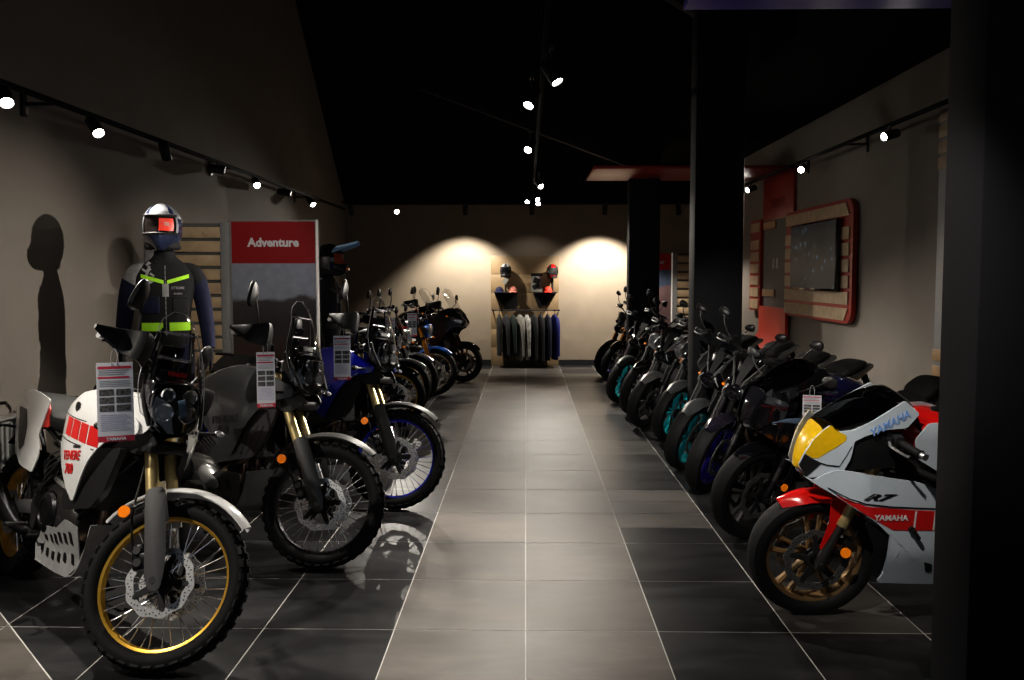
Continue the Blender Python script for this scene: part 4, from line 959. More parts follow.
rc, ro = canopy('hanging_canopy', .88, 10.42, 11.74, 3.0, redlam, 'long red board hanging under the ceiling and folding down the right wall', 2.40)
txt = textmesh('YAMAHA', .16, mat('dark_red_letters', (.22, .03, .02), .5), .002, bold=.004); link('lettering', txt, rc, frame(V3((XR - .048, 11.08, 2.62)) - ro, (0, -1, 0), (0, 0, 1)))
canopy('hanging_canopy', .82, 2.95, 4.26, 3.0, bluelam, 'dark blue board hanging overhead at the top edge', 0)

# wood slats
wood = mat('light_wood_slat', (.50, .37, .23), .5, noise=.14, scale=9); woodd = mat('wood_slat_orange', (.42, .26, .13), .5, noise=.14, scale=9)
gframe = mat('grey_display_frame', (.33, .33, .33), .5, .3); greyb = mat('grey_board', (.14, .135, .125), .6, noise=.04, scale=5)

def slatpanel(label, x0, x1, y, z1, slats, extra=None, z0=0.):
    r = empty('slatted_display', label, 'display', ((x0 + x1) / 2, y, 0)); T_ = Matrix.Translation((-(x0 + x1) / 2, -y, 0))
    fr = MB(); fr.T = T_
    for x in (x0 + .04, x1 - .04): fr.box((x, y, z1 / 2), (.08, .05, z1), gframe, .004)
    fr.box(((x0 + x1) / 2, y + .022, z1 / 2), (x1 - x0 - .1, .012, z1 - .02), greyb)
    link('panel_frame', fr.mesh('panel_frame'), r)
    n = slats; h = (z1 - .06) / n
    for i in range(n):
        b = MB(); b.T = T_; b.box(((x0 + x1) / 2, y - .005, .03 + h * (i + .5)), (x1 - x0 - .17, .02, h * .76), wood, .002); link('wood_slat', b.mesh('wood_slat'), r)
    return r
slatpanel('grey framed display panel with pale wooden slats behind the suit mannequin', -3.22, -2.50, 6.72, 2.07, 17)
# banner, Adventure
def landscape(name, sky, hill, ground):
    m = bpy.data.materials.new(name); m.use_nodes = True; nt = m.node_tree; b = nt.nodes['Principled BSDF']; b.inputs['Roughness'].default_value = .35
    tc = nt.nodes.new('ShaderNodeTexCoord'); sp = nt.nodes.new('ShaderNodeSeparateXYZ'); n = nt.nodes.new('ShaderNodeTexNoise'); n.inputs['Scale'].default_value = 3.2; n.inputs['Detail'].default_value = 7
    ma = nt.nodes.new('ShaderNodeMath'); ma.operation = 'MULTIPLY_ADD'; ma.inputs[1].default_value = .13
    r = nt.nodes.new('ShaderNodeValToRGB'); r.color_ramp.interpolation = 'LINEAR'; cr_ = r.color_ramp
    while len(cr_.elements) < 6: cr_.elements.new(.5)
    for e, (p, c) in zip(cr_.elements, ((0., ground), (.60, tuple(x * 1.3 for x in ground)), (.74, hill), (.868, tuple(x * 1.6 for x in hill)), (.89, sky), (1., tuple(x * 1.05 for x in sky)))): e.position = p; e.color = (*c, 1)
    nt.links.new(tc.outputs['Generated'], sp.inputs[0]); nt.links.new(tc.outputs['Object'], n.inputs['Vector']); nt.links.new(n.outputs['Fac'], ma.inputs[0]); nt.links.new(sp.outputs['Z'], ma.inputs[2]); nt.links.new(ma.outputs[0], r.inputs[0])
    n2 = nt.nodes.new('ShaderNodeTexNoise'); n2.inputs['Scale'].default_value = 14; n2.inputs['Detail'].default_value = 6; mx = nt.nodes.new('ShaderNodeMix'); mx.data_type = 'RGBA'; mx.blend_type = 'MULTIPLY'; mx.inputs[0].default_value = .45
    nt.links.new(tc.outputs['Object'], n2.inputs['Vector']); nt.links.new(r.outputs[0], mx.inputs[6]); nt.links.new(n2.outputs['Fac'], mx.inputs[7]); nt.links.new(mx.outputs[2], b.inputs['Base Color'])
    return m
def banner(label, x0, x1, y, z1, zr, word, size, m, redm):
    c = V3(((x0 + x1) / 2, y, 0)); r = empty('display_banner', label, 'banner', c); T_ = Matrix.Translation(-c)
    b = MB(); b.T = T_; b.box((c.x, y, (z1) / 2), (x1 - x0, .03, z1), gframe, .003); link('banner_frame', b.mesh('banner_frame'), r)
    b = MB(); b.T = T_; b.box((c.x, y - .019, (.12 + zr) / 2), (x1 - x0 - .05, .006, zr - .12), m); p = link('picture', b.mesh('picture'), r); p['label'] = 'misty landscape photograph'
    b = MB(); b.T = T_; b.box((c.x, y - .019, (zr + z1 - .015) / 2), (x1 - x0 - .05, .006, z1 - .015 - zr), redm); p = link('header', b.mesh('header'), r); p['label'] = 'red header with white word'
    t = textmesh(word, size, whited, .001, bold=.004); link('lettering', t, p, frame((0, -.0235, (zr + z1) / 2 - .01), (1, 0, 0), (0, 0, 1)))
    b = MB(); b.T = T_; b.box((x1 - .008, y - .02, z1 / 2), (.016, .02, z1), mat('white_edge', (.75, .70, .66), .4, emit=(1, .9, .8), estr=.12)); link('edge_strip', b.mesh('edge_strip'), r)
redban = mat('red_banner', (.30, .010, .012), .45, noise=.03)
banner('tall red-topped banner reading Adventure over a misty landscape', -2.50, -1.745, 6.70, 2.085, 1.72, 'Adventure', .100, landscape('landscape_print', (.36, .38, .44), (.05, .045, .045), (.06, .035, .025)), redban)
# far right display by the back
slatpanel('wooden slat display panel half hidden behind the black column', 2.56, 3.44, 13.98, 2.02, 13)
banner('small red-topped banner beside the slat panel, partly behind the far column', 1.92, 2.55, 13.95, 2.02, 1.72, 'Roadster', .095, landscape('city_print', (.12, .16, .24), (.16, .10, .10), (.10, .06, .06)), mat('red_banner_bright', (.55, .02, .02), .45, noise=.03))
# slat panel end on the right wall, near the front column
r = empty('wall_panel', 'grey wall panel with wooden slats at the right edge beside the column', 'display', (XR, 6.2, 0)); T_ = Matrix.Translation((-XR, -6.2, 0))
b = MB(); b.T = T_; b.box((XR - .02, 6.15, 1.6), (.035, 1.3, 3.0), gframe, .003); link('panel_frame', b.mesh('panel_frame'), r)
for z in [.25 + .14 * k for k in range(6)] + [2.55, 2.68, 2.81, 2.94]:
    b = MB(); b.T = T_; b.box((XR - .045, 6.15, z), (.016, 1.28, .10), woodd if z < 1.2 else wood, .002); link('wood_slat', b.mesh('wood_slat'), r)

# media wall with television
r = empty('media_panel', 'large red rounded panel with wooden stripes framing the television on the right wall', 'wall panel', (XR, 10.3, 1.75)); O = V3((XR, 10.3, 1.75))
def wallpoly(mb, poly, x0, x1, m, rnd=0.):
    """polygon in (Y,Z) on the right wall between x0 and x1"""
    if rnd: poly = roundpoly(poly, rnd, 6)
    t = MB(); t.prism(poly, x0, x1, m); mb.add([V3((v[1], v[0], v[2])) - O for v in t.v], t.f, m)
redpan = mat('red_panel_lacquer', (.36, .022, .010), .4)
b = MB()
def ringpoly(y0, y1, z0, z1, rad):
    P = []
    for cy, cz, a0 in ((y0 + rad, z0 + rad, 180), (y0 + rad, z1 - rad, 90)):
        for k in range(9): t = radians(a0 + (90 * k / 8) * (1 if a0 == 180 else -1) * (1 if a0 == 180 else -1)); P.append((cy + rad * cos(t), cz + rad * sin(t)))
    return P
def rounded_left(y0, y1, z0, z1, rad):
    P = [(y1, z0)]; P += [(y0 + rad + rad * cos(radians(270 - 90 * k / 8)), z0 + rad + rad * sin(radians(270 - 90 * k / 8))) for k in range(9)]
    P += [(y0 + rad + rad * cos(radians(180 - 90 * k / 8)), z1 - rad + rad * sin(radians(180 - 90 * k / 8))) for k in range(9)]; P += [(y1, z1)]
    return P
wallpoly(b, rounded_left(8.45, 10.6, 1.10, 2.44, .16), XR - .07, XR - .02, redpan)
link('panel_board', b.mesh('panel_board'), r); b = MB()
wallpoly(b, [(11.75, 1.10), (12.28, 1.10), (12.28, 2.44), (11.75, 2.44)], XR - .07, XR - .02, redpan)
link('panel_board', b.mesh('panel_board'), r)
b = MB(); wallpoly(b, [(10.6, 1.10), (11.75, 1.10), (11.75, 2.44), (10.6, 2.44)], XR - .03, XR - .01, greyb); wallpoly(b, [(11.2, 1.72), (11.28, 1.72), (11.28, 1.86), (11.2, 1.86)], XR - .034, XR - .028, gframe); wallpoly(b, [(11.05, 1.72), (11.13, 1.72), (11.13, 1.86), (11.05, 1.86)], XR - .034, XR - .028, gframe)
link('centre_board', b.mesh('centre_board'), r)
for k, z in enumerate([1.20, 1.375, 1.55, 1.725, 1.90, 2.075, 2.33]):
    b = MB(); y0 = 8.53; h = .135
    if k in (0, 1, 6): wallpoly(b, [(y0 + (.10 if k == 0 else 0), z - h / 2), (10.6, z - h / 2), (10.6, z + h / 2), (y0 + (.10 if k == 6 else 0), z + h / 2)], XR - .082, XR - .068, wood)
    else: wallpoly(b, [(y0, z - h / 2), (8.86, z - h / 2), (8.86, z + h / 2), (y0, z + h / 2)], XR - .082, XR - .068, wood); link('wood_stripe', b.mesh('wood_stripe'), r); b = MB(); wallpoly(b, [(10.3, z - h / 2), (10.6, z - h / 2), (10.6, z + h / 2), (10.3, z + h / 2)], XR - .082, XR - .068, wood)
    link('wood_stripe', b.mesh('wood_stripe'), r)
    b = MB(); wallpoly(b, [(11.8, z - h / 2), (12.22, z - h / 2), (12.22, z + h / 2), (11.8, z + h / 2)], XR - .082, XR - .068, wood); link('wood_stripe', b.mesh('wood_stripe'), r)
    if k in (1, 6): b = MB(); wallpoly(b, [(11.15, z - .05), (11.7, z - .05), (11.7, z + .05), (11.15, z + .05)], XR - .05, XR - .028, woodd); link('wood_stripe', b.mesh('wood_stripe'), r)
# television
def screenmat():
    m = bpy.data.materials.new('screen_picture'); m.use_nodes = True; nt = m.node_tree; b = nt.nodes['Principled BSDF']; b.inputs['Roughness'].default_value = .4
    b.inputs['Base Color'].default_value = (.01, .012, .015, 1); b.inputs['Specular IOR Level'].default_value = .25
    tc = nt.nodes.new('ShaderNodeTexCoord'); v = nt.nodes.new('ShaderNodeTexVoronoi'); v.inputs['Scale'].default_value = 7.5; r = nt.nodes.new('ShaderNodeValToRGB')
    r.color_ramp.elements[0].position = .02; r.color_ramp.elements[0].color = (.25, .55, .75, 1); r.color_ramp.elements[1].position = .26; r.color_ramp.elements[1].color = (.008, .018, .026, 1)
    nt.links.new(tc.outputs['Object'], v.inputs['Vector']); nt.links.new(v.outputs['Distance'], r.inputs[0]); nt.links.new(r.outputs[0], b.inputs['Emission Color']); b.inputs['Emission Strength'].default_value = .16
    return m
tv = empty('television', 'flat black television showing a dim blue picture inside the red panel', 'television', (XR - .10, 9.47, 1.47)); T_ = Matrix.Translation((-(XR - .10), -9.47, -1.47))
b = MB(); b.T = T_; b.box((3.385, 9.47, 1.845), (.045, 1.50, .80), blackg, .008); link('bezel', b.mesh('bezel'), tv)
b = MB(); b.T = T_; b.box((3.3615, 9.47, 1.85), (.004, 1.46, .755), screenmat()); link('screen', b.mesh('screen'), tv)
b = MB(); b.T = T_; b.box((3.4115, 9.47, 1.85), (.008, .4, .3), blackm); link('wall_mount', b.mesh('wall_mount'), tv)
# red flared lower piece
b = MB()
for pts in ([(3.46, 1.18), (3.46, .80), (3.40, .66), (3.30, .58), (3.27, .61), (3.36, .70), (3.42, .82), (3.42, 1.18)],):
    t = MB(); t.prism(pts, 10.55, 11.75, mat('red_lacquer_bright', (.62, .045, .018), .35)); b.add(t.v, t.f, t.mats[0])
b.v = [tuple(V3(v) - O) for v in b.v]; o = link('lower_board', b.mesh('lower_board'), r); o['label'] = 'bright red board curving off the wall'
# radiator heater on the left wall
r = empty('wall_radiator', 'white ribbed heating radiator on the left wall behind the white motorcycle', 'radiator', (XL, 4.3, .1)); T_ = Matrix.Translation((-XL, -4.3, -.1))
b = MB(); b.T = T_
wh = mat('white_enamel', (.62, .62, .60), .35)
b.box((XL + .055, 4.3, .44), (.03, 1.5, .60), wh, .004)
for k in range(30): b.box((XL + .075, 3.6 + k * .0485, .44), (.014, .026, .54), wh, .004)
link('convector_plate', b.mesh('convector_plate'), r)
b = MB(); b.T = T_; b.box((XL + .05, 4.3, .745), (.09, 1.5, .015), wh, .002); link('top_grille', b.mesh('top_grille'), r)
b = MB(); b.T = T_; b.box((XL + .02, 4.3, .3), (.05, .3, .5), wh); b.cyl((XL + .05, 5.0, .16), (XL + .05, 5.0, .0), .010, wh); link('pipe', b.mesh('pipe'), r)

# ------------------------------------------------------------------ back display: shelves, helmets, hanging clothes
YD = YB - .06
r = empty('retail_display', 'tall wooden retail panel with shelves and a clothes rail on the back wall', 'display', (-.02, YD, 0)); off = V3((-.02, YD, 0)); T_ = Matrix.Translation(-off)
pw = mat('oak_board', (.30, .21, .115), .55, noise=.10, scale=5)
b = MB(); b.T = T_
for k in range(6):
    h = 1.975 / 6; b.box((-.02, YD + .03, h * (k + .5) + .0), (1.22, .03, h - .006), pw, .002)
link('back_board', b.mesh('back_board'), r)
for x0, sgn in ((-.36, 1), (.34, -1)):
    b = MB(); b.T = T_
    b.box((x0, YD - .13, 1.32), (.42 if sgn > 0 else .42, .26, .018), blackm, .002)
    t = MB(); t.prism([(x0 - .21, 1.31), (x0 + .21, 1.31), (x0 + .21 - (.0 if sgn > 0 else .10), 1.02 if sgn > 0 else 1.05), (x0 - .0 * sgn, 1.02)] if sgn > 0 else [(x0 - .21, 1.31), (x0 + .21, 1.31), (x0 + .02, 1.10), (x0 - .12, 1.06)], YD + .0, YD + .012, blackm); b.add(t.v, t.f, blackm)
    link('shelf', b.mesh('shelf'), r)
b = MB(); b.T = T_; b.tube([(-.60, YD, 1.01), (-.60, YD - .30, 1.01), (.60, YD - .30, 1.01), (.60, YD, 1.01)], .011, blackm, 8); link('rail', b.mesh('rail'), r)

def helmet(label, loc, rz, shellm, visorm, accent=None, peak=None, sc=1., mouth=None, cross=False, stick=None, group=None):
    r = empty('helmet', label, 'helmet', loc, rz, group); mb = MB(); nl, nm = 40, 26; rows = []
    def surf(lon, lat, k=1.):
        # front = +x
        cx, sx, cl, sl = cos(lon), sin(lon), cos(lat), sin(lat)
        rx, ry, rz_ = .135, .110, .138
        f = max(0, cx) ** 3
        x = rx * cx * cl; y = ry * sx * cl; z = rz_ * sl
        if sl < 0: x += f * (.055 if cross else .028) * (-sl) * 2.0 * cl + .0; z *= 1.12; y *= 1 - .18 * f * (-sl) * 2; 
        if sl < -.6: pass
        return V3((x * k, y * k, .15 + z * k)) * sc
    vis = []; 
    lats = [radians(-62 + 152 * i / nm) for i in range(nm + 1)]
    vs = []; 
    for la in lats: rows.append([surf(2 * pi * j / nl, la) for j in range(nl)])
    vs = [p for r_ in rows for p in r_]; fs = {0: [], 1: [], 2: []}
    for i in range(nm):
        for j in range(nl):
            lon = 2 * pi * (j + .5) / nl; lon = lon - 2 * pi if lon > pi else lon; la = (lats[i] + lats[i + 1]) / 2
            q = (i * nl + j, i * nl + (j + 1) % nl, (i + 1) * nl + (j + 1) % nl, (i + 1) * nl + j)
            inv = abs(lon) < radians(58) and radians(-14) < la < radians(26)
            if inv: fs[1].append(q)
            elif accent and cross and (la < radians(-18) or (abs(lon) > radians(62) and la < radians(20)) or (abs(abs(lon) - radians(100)) < radians(14) and la < radians(60)) or (la > radians(30) and (int((lon + 4) * 3.2) * 7 + int(la * 5.5) * 5) % 5 < 2 and abs(lon) > .25)): fs[2].append(q)
            elif accent and not cross and ((abs(lon) > radians(20) and abs(lon) < radians(75) and la > radians(30)) or (abs(lon) < radians(70) and la < radians(-26) and int(abs(lon) * 6) % 2)): fs[2].append(q)
            else: fs[0].append(q)
    mb.add(vs, fs[0], shellm)
    if fs[2]: mb.add(vs, fs[2], accent)
    link('helmet_shell', mb.mesh('helmet_shell', recalc=False), r)
    vm = MB(); vv = [surf(radians(-58 + 116 * j / 16), radians(-14 + 40 * i / 8), .965) for i in range(9) for j in range(17)]
    vm.add(vv, [(i * 17 + j, i * 17 + j + 1, (i + 1) * 17 + j + 1, (i + 1) * 17 + j) for i in range(8) for j in range(16)], visorm); v_ = link('visor', vm.mesh('visor', recalc=False), r)
    if cross:
        gm = MB(); gm.tube([surf(radians(-60 + 120 * j / 12), radians(-16), 1.0) for j in range(13)], .008 * sc, blackm, 6); gm.tube([surf(radians(-60 + 120 * j / 12), radians(27), 1.0) for j in range(13)], .008 * sc, blackm, 6); link('goggle_frame', gm.mesh('goggle_frame'), r)
    if peak:
        pk = MB(); rw = []
        for i in range(9):
            u = i / 8; x = .06 + .20 * u; hw = .095 - .03 * u; rw.append([V3((x, q * hw, .265 + .045 * u - .05 * q * q * (1 - .4 * u))) * sc for q in [-1 + k / 4 for k in range(9)]] + [V3((x, q * hw, .259 + .045 * u - .05 * q * q * (1 - .4 * u))) * sc for q in [1 - k / 4 for k in range(9)]])
        pk.grid(rw, peak, closev=True, caps=True); link('peak', pk.mesh('peak'), r)
    if mouth:
        mm = MB(); mm.box(V3((.168, 0, .072)) * sc, (.012 * sc, .07 * sc, .03 * sc), mouth, .003); link('chin_vent', mm.mesh('chin_vent'), r)
    if stick:
        st = MB(); pv = [surf(radians(2 + 44 * j / 6), radians(-10 + 30 * i / 4), .985) for i in range(5) for j in range(7)]; st.add(pv, [(i * 7 + j, i * 7 + j + 1, (i + 1) * 7 + j + 1, (i + 1) * 7 + j) for i in range(4) for j in range(6)], stick)
        s_ = link('sticker', st.mesh('sticker'), v_); 
        t2 = MB(); t2.box(surf(radians(24), radians(5), .99), (.003, .026 * sc, .026 * sc), mat('pink_emblem', (.8, .35, .3), .4), 0, Matrix.Rotation(.45, 3, 'Z'))
        link('emblem', t2.mesh('emblem'), v_)
    nk = MB(); nk.lathe([(.075, .03), (.088, .045), (.098, .02)], blackm, (0, 0, 0), Z_, n=24); nk.T = None
    nk = MB(); nk.lathe([(.070 * sc, .045 * sc), (.092 * sc, .018 * sc), (.100 * sc, .030 * sc), (.095 * sc, .06 * sc)], blackm, (0, 0, 0), Z_, n=24); link('neck_roll', nk.mesh('neck_roll'), r)
    return r
navy = mat('navy_cloth', (.007, .009, .04), .85, noise=.2); blackc = mat('black_cloth', (.012, .012, .014), .85, noise=.2, bump=.3); limec = mat('lime_reflective', (.42, .80, .02), .5, emit=(.5, 1, .05), estr=.06)
greyc = mat('grey_cloth', (.30, .30, .30), .8, noise=.15); bluec = mat('blue_cloth', (.012, .02, .16), .8); whitec = mat('light_cloth', (.24, .23, .205), .8, noise=.1)
skinb = mat('mannequin_black', (.02, .02, .02), .3)

def torso_jacket(label, loc, rz, main, arm, shoulder, strap, pants, letters=None, lower_m=None, hem=.60, arms=True, peakside=0):
    """jacket on a standing mannequin; local z = 0 on the floor, front = +x"""
    r = empty('dressed_mannequin', label, 'mannequin', loc, rz); r.scale = (1, .93, 1)
    mb = MB(); mb.sweep([(0, 0, 1.0, .175, .115, .115, 2.5), (0, 0, 1.06, .18, .12, .12, 2.5), (0, 0, 1.16, .175, .115, .115, 2.5), (.0, 0, 1.28, .185, .12, .12, 2.6), (.0, 0, 1.42, .215, .125, .12, 2.6), (.0, 0, 1.51, .22, .11, .11, 2.5), (0, 0, 1.575, .165, .09, .09, 2.3), (.0, 0, 1.625, .09, .075, .075, 2.), (.01, 0, 1.68, .068, .065, .065, 2.)], main, U=Y_, V=X_, n=36, k=4)
    j = link('jacket', mb.mesh('jacket', 60), r)
    sm = MB()
    for sg in (1, -1):
        sm = MB(); sm.tube([(0, sg * .15, 1.52), (0, sg * .215, 1.485), (.0, sg * .252, 1.39), (.01, sg * .278, 1.24), (.03, sg * .295, 1.10), (.06, sg * .30, .98)], [.06, .070, .064, .058, .052, .046], arm, 18, k=4)
        sm.tube([(0, sg * .12, 1.54), (0, sg * .19, 1.515), (.0, sg * .236, 1.45)], [.058, .070, .071], shoulder if sg < 0 else main, 18, k=4)
        link('sleeve', sm.mesh('sleeve', 60), r)
    fr = lambda y, z: .125 * (1 - abs(y / .21) ** 2.6) ** (1 / 2.6) + .004 if abs(y) < .2 else .02
    for sg in (1, -1):
        b = MB()
        pts = [(fr(y, 0) + .001, sg * y, 1.452 + .045 * (y / .16)) for y in (.012, .05, .09, .13, .165)]
        b.ribbon([(p[0], p[1], p[2]) for p in pts], .026, Z_, .004, strap, k=2); s_ = link('reflective_strap', b.mesh('reflective_strap'), r); b = MB()
        w = [(.122 * (1 - abs(y / .185) ** 2.5) ** .4 + .006, sg * y, 1.145) for y in (.022, .07, .11, .145, .168)]
        b.ribbon(w, .058, Z_, .004, strap, k=2)
        s_ = link('reflective_strap', b.mesh('reflective_strap'), r)
        if strap is limec: s_['label'] = 'bright lime reflective strip'
    b = MB()
    for i in range(14):
        z = 1.10 + .035 * i; b.box((.124 if z < 1.5 else .11, 0, z), (.004, .006, .03), greyc)
    for sg in (1, -1):
        for z in (1.30,): b.shell([(z - .07, 0), (z + .07, 0)], 0, blackc) if 0 else None
        b.box((.112, sg * .10, 1.30), (.02, .11, .12), blackc if sg > 0 else navy, .006, Matrix.Rotation(sg * .22, 3, 'Z')); b.box((.118, sg * .10, 1.345), (.02, .115, .012), blackc, .003, Matrix.Rotation(sg * .22, 3, 'Z'))
    b.box((.128, 0, 1.40), (.004, .045, .09), greyc, .001)
    link('zip', b.mesh('zip'), r)
    if letters:
        link('lettering', textmesh(letters[0], .026, greyc, .0006, bold=.0003), r, frame((.128, .085, 1.415), V3((-.25, 1, 0)), (0, 0, 1)))
        link('lettering', textmesh(letters[1], .016, greyc, .0006, bold=.0005), r, frame((.128, .085, 1.375), V3((-.25, 1, 0)), (0, 0, 1)))
        t = MB(); rn = random.Random(4)
        for i in range(16):
            y, z = -.09 + rn.uniform(-.06, .06), 1.535 + rn.uniform(-.09, .06); t.box((.10 - 1.6 * (z - 1.5 if z > 1.5 else 0) * .35 + .012, y, z), (.01, rn.uniform(.01, .05), rn.uniform(.005, .025)), greyc, 0, Matrix.Rotation(rn.uniform(-1, 1), 3, 'X'))
        link('print_motif', t.mesh('print_motif'), j)
    b = MB()
    for sg in (1, -1): b.tube([(0, sg * .095, 1.02), (.0, sg * .10, .85), (.01, sg * .10, .60), (.01, sg * .10, .40)], [.095, .10, .078, .070], pants, 18, k=3)
    link('trousers', b.mesh('trousers', 60), r)
    b = MB(); zb = -loc[2]; b.cyl((0, 0, zb + .01), (0, 0, .62), .016, gunmet, 12); b.lathe([(.001, 0), (.16, 0), (.16, .008), (.02, .014), (.001, .014)], gunmet, (0, 0, zb), Z_, n=32)
    for sg in (1, -1): b.tube([(0, 0, .60), (0, sg * .08, .64)], .012, gunmet, 8)
    link('stand', b.mesh('stand'), r)
    for sg in (1, -1):
        b = MB()
        b.sweep([(.065, sg * .30, .985, .034, .028, .028, 2.4), (.078, sg * .305, .93, .042, .024, .024, 2.6), (.088, sg * .305, .885, .040, .018, .018, 2.6)], blackc, U=X_, V=Y_, n=16)
        for k in range(4): b.tube([(.062 + k * .019, sg * .307, .895), (.072 + k * .019, sg * .307, .855), (.078 + k * .018, sg * .300, .82 + .008 * abs(k - 1.5))], [.0095, .009, .007], blackc, 8, k=2)
        b.tube([(.055, sg * .295, .94), (.095 + .02, sg * .285, .905), (.125, sg * .28, .875)], [.011, .010, .008], blackc, 8, k=2)
        link('glove', b.mesh('glove', 60), r)
    return r
MX, MY = -2.555, 5.60
def aim(a, b): return atan2(b[1] - a[1], b[0] - a[0])
mr = aim((MX, MY), (-.3, 0))
torso_jacket('mannequin in black and navy riding jacket with lime reflective strips by the slat panel', (MX, MY, .115), mr + .06, blackc, navy, greyc, limec, navy, ('XTREME', 'RACING'))
camo = mat('white_navy_camo', (.27, .28, .30), .3, coat=.5, noise=.75, scale=9); navyg = mat('navy_gloss', (.03, .04, .09), .2, coat=.8)
helmet('white and navy motocross helmet with a red sticker on its goggles, topping the mannequin', (MX + .0, MY - .02, 1.775), mr - .12, camo, mat('goggle_dark', (.02, .015, .015), .1, coat=1.), navyg, None, 1.2, cross=True, stick=mat('red_sticker', (.80, .05, .03), .4, emit=(1, .1, .05), estr=.12))
M2 = (-1.93, 7.62)
torso_jacket('mannequin in an all black riding suit standing behind the banner', (*M2, 0), -.15, blackc, blackc, blackc, mat('dark_trim', (.05, .05, .05), .6), blackc)
orng = mat('orange_paint', (.75, .10, .02), .25, coat=.6)
helmet('black and orange motocross helmet with a pale blue peak beside the banner', (M2[0] + .04, M2[1], 1.60), -.1, blackg, mat('goggle_orange', (.5, .10, .03), .15, coat=1.), None, mat('pale_blue_peak', (.32, .52, .80), .3), 1.12, mouth=orng, cross=True)

# helmets, caps and print on the back display shelves
sy = YD - .15
helmet('grey topped helmet with dark visor on the left shelf of the back display', (-.36, sy, 1.575), -pi / 2, blackm, blackg, greyc, None, .92)
b = MB(); b.cyl((-.36, sy, 1.329), (-.36, sy, 1.61), .02, blackm, 12); b.lathe([(.001, 0), (.07, 0), (.07, .006), (.02, .01), (.001, .01)], blackm, (-.36, sy, 1.329), Z_); o = link('helmet_stand', b.mesh('helmet_stand')); tag(o, 'slim black stand under the grey topped helmet on the left shelf', 'stand')
helmet('black and red helmet on the right shelf of the back display', (.47, sy, 1.56), -pi / 2 - .5, blackm, mat('dark_visor', (.06, .06, .06), .1, coat=1.), red, None, .92)
b = MB(); b.cyl((.47, sy, 1.329), (.47, sy, 1.60), .02, blackm, 12); b.lathe([(.001, 0), (.07, 0), (.07, .006), (.02, .01), (.001, .01)], blackm, (.47, sy, 1.329), Z_); o = link('helmet_stand', b.mesh('helmet_stand')); tag(o, 'slim black stand under the black and red helmet', 'stand')
def cap(label, x, y, z, m, rz):
    r = empty('cap', label, 'cap', (x, y, z), rz); b = MB(); ellip(b, (0, 0, .0), .095, .08, .10, m, 18); b2 = MB(); b2.v, b2.f, b2.m, b2.mats = b.v, b.f, b.m, b.mats
    b2.v = [(v[0], v[1], max(0, v[2])) for v in b2.v]; link('crown', b2.mesh('crown'), r)
    q = MB(); rows = []
    for i in range(6): u = i / 5; rows.append([V3((.07 + .09 * u, (k / 4 - 1) * .07 * (1 - .35 * u), .012 - .02 * u - .012 * (k / 4 - 1) ** 2 + .012)) for k in range(9)])
    q.grid(rows, m); link('brim', q.mesh('brim'), r)
cap('dark navy cap on the left shelf of the back display', -.47, sy - .02, 1.329, navy, -pi / 2)
cap('pale red cap on the left shelf nearer the middle', -.23, sy - .02, 1.329, mat('pale_red_cloth', (.45, .16, .12), .8), -pi / 2)
cap('bright red cap on the right shelf of the back display', .39, sy - .04, 1.329, mat('bright_red_cloth', (.75, .04, .02), .7), -pi / 2)
r = empty('framed_print', 'small framed print with dark figures on the right shelf', 'picture', (.19, sy + .03, 1.33)); b = MB(); b.box((0, 0, .17), (.20, .015, .33), whitec, .002); link('mount', b.mesh('mount'), r)
b = MB(); b.box((0, -.009, .31), (.20, .004, .05), blackd); b.box((.0, -.009, .20), (.11, .004, .10), blackd, 0, Matrix.Rotation(.4, 3, 'Y')); b.box((-.01, -.0095, .10), (.12, .004, .08), blackd, 0, Matrix.Rotation(-.5, 3, 'Y')); link('picture', b.mesh('picture'), r)
tg = MB(); tg.box((-.36, sy - .135, 1.53), (.075, .003, .10), whitec, 0, Matrix.Rotation(.5, 3, 'Y')); tg.tube([(-.36, sy - .13, 1.60), (-.36, sy - .135, 1.57)], .002, blackd, 4); o = link('hang_tag', tg.mesh('hang_tag')); tag(o, 'small white tag hanging under the grey topped helmet', 'tag')

def garment(label, x, m, m2, L, rz, w=.40, sleeve=True, hood=False, group=None):
    ztop = .965; r = empty('hanging_jacket', label, 'jacket', (x, YD - .30, 1.01), rz, group); r.scale = (.8, 1, 1); b = MB()
    b.sweep([(0, 0, -.075, .04, .03, .03, 2), (0, 0, -.10, .14, .035, .035, 2.4), (0, 0, -.15, w / 2, .045, .045, 2.6), (0, 0, -.35, w / 2 * .95, .06, .06, 2.8), (0, 0, -L * .75, w / 2 * .92, .055, .055, 2.8), (0, 0, -L, w / 2, .05, .05, 2.8)], m, U=Y_, V=X_, n=24)
    link('body', b.mesh('body', 60), r); b = MB()
    if sleeve:
        for sg in (1, -1):
            b = MB(); b.tube([(0, sg * w * .42, -.14), (.01, sg * w * .53, -.28), (.02, sg * w * .54, -.5), (.03, sg * w * .50, -L * .92)], [.055, .055, .045, .038], m2, 12, k=3); link('sleeve', b.mesh('sleeve', 60), r)
    b = MB(); b.tube([(.0, 0, .022), (.0, .018, .012), (0, 0, -.02), (0, 0, -.05)], .004, blackm, 6, k=3); b.tube([(0, -.17, -.12), (0, 0, -.055), (0, .17, -.12)], .008, blackm, 6); link('hanger', b.mesh('hanger'), r)
